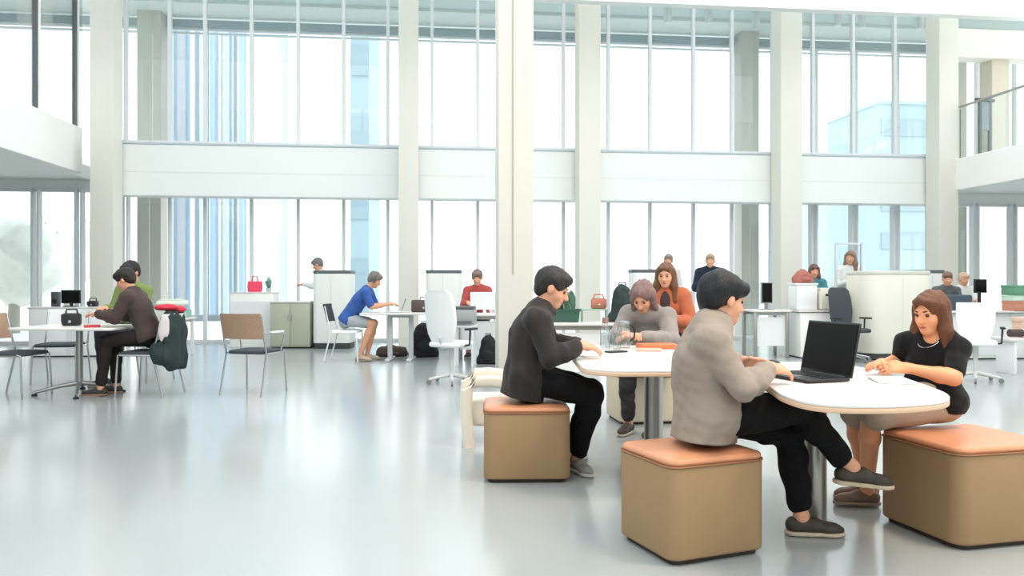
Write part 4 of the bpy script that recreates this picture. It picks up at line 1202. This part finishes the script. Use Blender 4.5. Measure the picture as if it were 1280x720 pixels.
MB().tube([(-.34, 0, .05), (.38, 0, .05)], .05, 18).build('roll', mat('mat_dark', (78, 66, 62), .8, 0, .1, 30), root)
for x in (-.16, .22): MB().tube([(x, .053*math.cos(a), .05+.053*math.sin(a)) for a in [2*PI*i/20 for i in range(20)]], .006, 6, closed=True).build('band', M_PAPER, root)
# ---------------------------------------------------------------- the people
V = Vector
# person in the black jacket (faces right)
j = dict(pel=V((.09, 5.0, .61)), hipR=V((.10, 4.91, .608)), hipL=V((.10, 5.09, .608)), chest=V((.115, 5.0, .86)), neck=V((.185, 5.0, 1.035)),
         shR=V((.15, 4.84, .965)), shL=V((.18, 5.16, .965)), elR=V((.23, 4.77, .755)), elL=V((.25, 5.2, .785)), wrR=V((.40, 4.88, .812)), wrL=V((.42, 5.07, .812)),
         hdR=V((1, .25, -.16)), hdL=V((1, -.25, -.16)), pnR=V((0, 0, -1)), pnL=V((0, 0, -1)), head=V((.255, 5.0, 1.165)), hf=V((1, -.12, -.42)),
         knR=V((.50, 4.91, .51)), knL=V((.51, 5.1, .51)), anR=V((.41, 5.08, .085)), anL=V((.38, 5.33, .085)), toeR=V((.4, -.9, 0)), toeL=V((.6, .7, 0)))
root, T, M, body = person('person in black jacket and black trousers sitting on a tan ottoman, looking down', j, 1.0, .0075, hair=('short', (46, 42, 42), 1.05),
       top=(50, 45, 44), top_name='jacket', bottom=(18, 18, 20), sleeve=.92, off=.022, hem=.135, fold=.006, face=True, seed=11, shoe_c=(150, 148, 142), sole_c=(206, 202, 194))
F = Field(j['neck']-V((.2, .2, .15)), j['neck']+V((.2, .2, .15)), .007)   # folded collar
for i in range(12):
    a, b_ = 2*PI*i/12, 2*PI*(i+1)/12
    P = lambda q: j['neck']+V((.062*math.cos(q)+.006, .072*math.sin(q), .0-.02*math.cos(q)))
    F.cone(P(a), P(b_), .024, .024, .015)
F.noise(.003, .08, 2, 4); F.build('collar', MATS['cloth_50_45_44'], root)

# person in the grey sweater (faces right, legs crossed)
j = dict(soff=.016, pel=V((.89, 3.68, .6)), hipR=V((.90, 3.59, .598)), hipL=V((.93, 3.77, .598)), chest=V((.875, 3.68, .835)), neck=V((.925, 3.70, 1.0)),
         shR=V((.88, 3.53, .925)), shL=V((.97, 3.85, .945)), elR=V((.995, 3.44, .745)), elL=V((1.0, 4.0, .79)), wrR=V((1.165, 3.64, .812)), wrL=V((1.13, 3.98, .805)),
         hdR=V((.9, .42, -.12)), hdL=V((.93, -.35, .02)), pnR=V((.2, .5, -.8)), pnL=V((.1, -.6, -.8)), head=V((.982, 3.72, 1.122)), hf=V((.95, .3, -.2)),
         knR=V((1.32, 3.70, .615)), knL=V((1.325, 3.83, .475)), anR=V((1.573, 3.705, .345)), anL=V((1.375, 3.80, .085)), toeR=V((1, -.06, -.10)), toeL=V((1, -.12, 0)),
         fupR=V((.12, 0, 1)))
root, T, M, body = person('person in grey sweater sitting with crossed legs at the laptop table', j, 1.0, .0065, hair=('mop', (24, 24, 27), 1.0),
       top=(150, 137, 125), top_name='sweater', bottom=(16, 16, 18), sleeve=.90, leg=.90, off=.026, hem=.13, wide=1.0, fold=.007, face=True, seed=21, shoe_c=(62, 54, 46), sole_c=(196, 180, 156))
F = Field(j['neck']-V((.2, .2, .15)), j['neck']+V((.2, .2, .15)), .006)
for i in range(12):
    a, b_ = 2*PI*i/12, 2*PI*(i+1)/12
    P = lambda q: j['neck']+V((.066*math.cos(q), .076*math.sin(q), .004-.022*math.cos(q)))
    F.cone(P(a), P(b_), .013, .013, .01)
F.build('neckband', mat('knit_band', (148, 135, 124), .9, 0, .1, 40, .2, 150), root)

# woman in black (faces left towards the camera)
f = V((-.78, -.62, 0)).normalized(); r = V((f.y, -f.x, 0))
j = dict(soff=.006, pel=V((2.14, 4.10, .605)), hipR=V((2.135, 4.10, .602))+r*.075, hipL=V((2.135, 4.10, .602))-r*.075, chest=V((2.15, 4.08, .80)), neck=V((2.155, 4.06, .94)),
         shR=V((2.14, 4.07, .88))+r*.13, shL=V((2.14, 4.07, .872))-r*.125, elL=V((2.14, 3.88, .737)), wrL=V((1.965, 3.95, .775)), elR=V((2.03, 4.24, .765)), wrR=V((1.90, 4.10, .785)),
         hdL=V((-.95, .2, .05)), hdR=V((-.7, -.5, .03)), pnL=V((.0, .6, -.7)), pnR=V((0, -.3, -.9)), head=V((2.115, 4.04, 1.047)), hf=V((-.88, -.48, -.2)),
         knL=V((1.80, 4.01, .545)), knR=V((1.79, 4.19, .52)), anL=V((1.90, 4.28, .085)), anR=V((1.95, 4.40, .085)), toeL=V((-.9, .1, 0)), toeR=V((-.9, .1, 0)))
mat('skin_warm', (232, 160, 118), .5, 0, .05, 20, .04, 200, .35)
root, T, M, body = person('woman in black top and tan skirt sitting at the right end of the laptop table', j, .89, .0065, hair=('long', (100, 60, 38), .98), skin='skin_warm',
       top=(22, 22, 24), top_name='blouse', bottom=(178, 160, 142), bottom_name='skirt', skirt=.46, sleeve=.36, leg=.5, off=.012, hem=.05, wide=.84, fold=.004, face=True, seed=31, neck_open=.045,
       shoe_c=(120, 96, 80), sole_c=(150, 130, 112))
b2 = MB().tube([T(.06*math.cos(q), .045+.055*math.sin(q), -.15-.03*math.sin(q))-root.location for q in [PI*i/10 for i in range(11)]], .003, 6).build('necklace', M_CHROME, root)

# woman leaning over the bottle table
f = V((-.45, -.9, 0)).normalized(); r = V((f.y, -f.x, 0)); b0 = V((1.14, 6.55, 0))
def Q(x, y, z): return b0+r*x+f*y+V((0, 0, z))
j = dict(pel=Q(0, -.1, .545), hipR=Q(.09, -.1, .54), hipL=Q(-.09, -.1, .54), chest=Q(0, .02, .84), neck=Q(0, .14, .985), shR=Q(.16, .12, .93), shL=Q(-.16, .12, .93),
         elR=Q(.2, .28, .76), elL=Q(-.24, .26, .75), wrR=Q(.08, .46, .80), wrL=Q(-.04, .5, .79), hdR=-r+f*.4, hdL=r+f*.5, pnR=V((0, 0, -1)), pnL=V((0, 0, -1)),
         head=Q(.0, .23, 1.085), hf=f+V((0, 0, -.75)), knR=Q(.11, .3, .53), knL=Q(-.11, .3, .53), anR=Q(.11, .26, .085), anL=Q(-.11, .34, .085), toeR=f, toeL=f)
root, T, M, body = person('person with mauve brown hair in grey blouse leaning over the bottle table', j, 1.0, .0085, hair=('bob', (128, 102, 98), 1.0), skin='skin',
       top=(150, 142, 136), top_name='blouse', bottom=(60, 58, 60), sleeve=.9, off=.018, fold=.006, face=True, seed=41)
# woman in the rust cardigan
j = canon((1.54, 7.95, 0), 165, .45, .10, 1.0, look=(.1, 1, -.2), arms='fold')
root, T, M, body = person('woman with long brown hair in rust cardigan sitting behind the bottle table', j, 1.0, .0095, hair=('long', (112, 78, 54), .95), skin='skin', top=(186, 104, 74), top_name='cardigan',
       bottom=(52, 50, 54), off=.018, face=True, seed=51)

fw_ = V((math.sin(R(-165)), math.cos(R(165)), 0))
F = Field(j['chest']-V((.3, .3, .3)), j['chest']+V((.3, .3, .3)), .008)
F.ell(j['chest']+fw_*.10+V((0, 0, .05)), (.06, .05, .13)); F.ell(j['chest']+fw_*.09-V((0, 0, .07)), (.05, .06, .10)); F.build('inner_top', mat('dark_knit', (62, 48, 48), .85, 0, .1, 20), root)
# background people
BG = dict(h=.0115)
j = dict(canon((-3.86, 8.55, 0), 92, .455, .16, .92, look=(0, 1, -.5)))
for q in 'LR': j['an'+q] = j['an'+q]-V((.06, 0, 0)); j['kn'+q] = j['kn'+q]-V((.03, 0, .04))
root, T, M, body = person('person in dark brown clothes writing at the left table', j, .94, .0105, hair=('short', (40, 34, 32), 1.08), top=(74, 62, 58), top_name='jacket', bottom=(44, 38, 38), off=.02, seed=61,
       shoe_c=(56, 48, 44), sole_c=(150, 120, 90))
j = canon((-4.53, 9.66, 0), 165, .455, .04, 1.06, look=(0, 1, -.45))
person('person in green shirt sitting behind the left table', j, 1.04, hair=('short', (34, 32, 34), 1.08), top=(128, 146, 84), bottom=(60, 62, 66), seed=62, **BG)
stack_chair(-4.51, 9.72, 167, 'chair under the person in the green shirt at the left table', arms=False, shell=M_WPLAS)
j = canon((-2.53, 12.28, 0), -90, .45, .27, .95, look=(0, 1, -.55))
for q in 'LR': j['an'+q] = j['an'+q]+V((-.15, 0, 0)); j['kn'+q] = j['kn'+q]-V((0, 0, .045))
root, T, M, body = person('person in bright blue shirt and pale shorts working at a white table', j, .97, hair=('short', (126, 116, 110), 1.02), top=(58, 94, 164), sleeve=.42, bottom=(172, 180, 184), bottom_name='shorts', leg=.36,
       seed=63, shoe_c=(196, 176, 160), sole_c=(150, 136, 120), **BG)
hpn = MB().tube([T(.092*math.cos(q), -.0, .02+.105*math.sin(q))-root.location for q in [PI*i/12 for i in range(13)]], .010, 8)
hp_ = hpn.build('headphones', mat('headphone_grey', (86, 88, 92), .4), root)
for s in (-1, 1): MB().lathe([(0, -.02), (.035, -.02), (.038, 0), (.03, .02), (0, .02)], seg=16, M=Matrix.Translation(T(.09*s, 0, -.005)-root.location) @ Matrix(rot_cols(*[c.normalized() for c in (T(1, 0, 0)-T(0, 0, 0), T(0, 1, 0)-T(0, 0, 0), T(0, 0, 1)-T(0, 0, 0))])).to_4x4() @ Matrix.Rotation(PI/2, 4, 'Y')).build('ear_cup', MATS['headphone_grey'], hp_)
j = canon((-3.55, 15.5, 0), 92, .45, .12, .98, stand=True, look=(0, 1, -.5), arms='desk')
person('person in white with grey hair standing behind the olive cabinet', j, .98, hair=('short', (120, 122, 124), 1.05), top=(232, 234, 232), bottom=(206, 208, 206), seed=64, **BG)
j = canon((-.55, 13.12, 0), 176, .45, .10, 1.0, look=(0, 1, -.3))
person('person with red collar sitting behind the white monitor', j, 1.0, hair=('short', (126, 104, 96), 1.08), top=(178, 84, 78), bottom=(70, 72, 78), seed=65, **BG)
stack_chair(-.55, 13.17, 176, 'white chair under the person with the red collar', arms=False, shell=M_WPLAS, seat_m=M_WPLAS)
j = canon((3.06, 15.7, 0), 175, .45, .02, 1.03, stand=True, arms='down', look=(.2, 1, -.1))
person('person in white shirt standing behind the dark-capped pod of the rust cardigan woman', j, 1.03, hair=('short', (150, 132, 120), 1.0), top=(226, 224, 222), bottom=(70, 72, 78), seed=66, **BG)
j = canon((3.46, 14.0, 0), 170, .45, .04, 1.0, stand=True, arms='fold', look=(.2, 1, -.1))
person('person in navy sweater standing far behind the grey-sweater head', j, .98, hair=('short', (172, 146, 124), .98), top=(34, 44, 58), bottom=(214, 214, 212), top_name='sweater', seed=67, off=.03, **BG)
j = canon((5.32, 14.2, 0), 176, .58, .06, 1.0, look=(0, 1, -.25))
person('woman in teal top sitting behind the cream printer counter', j, 1.0, hair=('long', (116, 84, 76), .92), top=(84, 142, 152), bottom=(60, 62, 70), seed=68, **BG)
root = empty('stool', (5.32, 14.21, 0), 0, 'white stool under the woman in the teal top', 'stool')
MB().lathe([(0, .545), (.17, .545), (.19, .555), (.185, .572), (0, .58)], seg=24).build('seat', M_WPLAS, root)
for k in range(4):
    a = PI/4+PI/2*k; MB().tube([(.11*math.cos(a), .11*math.sin(a), .55), (.2*math.cos(a), .2*math.sin(a), 0)], .013, 8).build('leg', M_CHROME, root)
j = canon((5.84, 13.85, 0), 168, .45, .03, 1.03, stand=True, arms='fold', look=(.5, 1, -.15))
person('woman in white standing behind the glass screen', j, 1.0, hair=('long', (150, 112, 92), .92), top=(240, 238, 232), bottom=(226, 222, 214), seed=69, **BG)
j = canon((7.55, 13.98, 0), 170, .45, .08, .98, look=(.1, 1, -.25))
person('person in dark grey top sitting behind the blue grey case', j, .98, hair=('short', (124, 96, 82), 1.0), top=(92, 96, 96), bottom=(60, 60, 64), seed=70, **BG)
stack_chair(7.55, 14.04, 170, 'white chair under the person in the dark grey top', arms=False, shell=M_WPLAS, seat_m=M_WPLAS)
j = canon((8.35, 14.92, 0), 175, .45, .08, .98, look=(-.3, 1, -.3))
person('person in pale top sitting behind the small dark monitor', j, .98, hair=('short', (206, 176, 148), 1.0), top=(226, 224, 220), bottom=(90, 90, 94), seed=71, **BG)
stack_chair(8.35, 14.98, 175, 'white chair under the person in the pale top', arms=False, shell=M_WPLAS, seat_m=M_WPLAS)
# ---------------------------------------------------------------- light, sky, camera
w = bpy.data.worlds.new('bright_overcast'); SC.world = w; w.use_nodes = True
nt = w.node_tree; N = nt.nodes; L = nt.links
bg = N['Background']
tc = N.new('ShaderNodeTexCoord'); sx = N.new('ShaderNodeSeparateXYZ'); L.new(tc.outputs['Generated'], sx.inputs[0])
rp = N.new('ShaderNodeValToRGB')
rp.color_ramp.elements[0].position = .0; rp.color_ramp.elements[0].color = (1.0, 1.0, 1.0, 1)
rp.color_ramp.elements[1].position = .9; rp.color_ramp.elements[1].color = (.90, .96, 1.0, 1)
L.new(sx.outputs['Z'], rp.inputs['Fac']); L.new(rp.outputs['Color'], bg.inputs['Color'])
bg.inputs['Strength'].default_value = 2.2

def area(name, loc, rot, size, power, col):
    l = bpy.data.lights.new(name, 'AREA'); l.shape = 'RECTANGLE'; l.size, l.size_y = size; l.energy = power; l.color = col
    o = bpy.data.objects.new(name, l); COL.objects.link(o); o.location = loc; o.rotation_euler = rot
    return o
area('warm_fill_light', (3.6, 2.6, 6.5), (R(8), R(14), 0), (1.2, 1.2), 250, (1.0, .74, .5))  # added warm fill for the right side, no fixture hangs here

GR = {'ottoman': 'cube ottomans around the tables', 'tube_lamp': 'white tube lamps under the gallery ceiling', 'storage_pod': 'storage pods along the windows', 'downlight': 'downlights in the left soffit',
      'tree': 'hazy trees outside the windows', 'chair': 'light stacking chairs with metal legs', 'task_chair': 'swivel task chairs', 'drinking_glass': 'empty glasses on the bottle table', 'storage_box': 'storage boxes on the counters',
      'cushion': 'stacked cushions in the teal tray', 'building': 'buildings outside the windows', 'backpack': 'dark backpacks set down in the hall', 'desk': 'white background desks', 'counter': 'white counters at right', 'monitor': 'desk monitors'}
for o in list(SC.objects):
    k = o.name.split('.')[0]
    if o.parent is None and k in GR and o.get('label'): o['group'] = GR[k]
cam = bpy.data.cameras.new('camera'); co = bpy.data.objects.new('camera', cam); COL.objects.link(co)
cam.sensor_fit = 'HORIZONTAL'; cam.sensor_width = 36.0; cam.lens = 36.0*F_PX/1280.0
co.location = (0, 0, CAM_Z); co.rotation_euler = (R(90), 0, 0)
cam.shift_y = (HOR-360.0)/1280.0
cam.clip_end = 400
SC.camera = co
vs = SC.view_settings
SC.display_settings.display_device = 'sRGB'
vs.view_transform = 'Standard'; vs.look = 'None'; vs.exposure = 0.0; vs.gamma = 1.0; vs.use_curve_mapping = False
SC.cycles.max_bounces = 8; SC.cycles.transparent_max_bounces = 24; SC.cycles.use_denoising = True
SC.cycles.caustics_reflective = False; SC.cycles.caustics_refractive = False
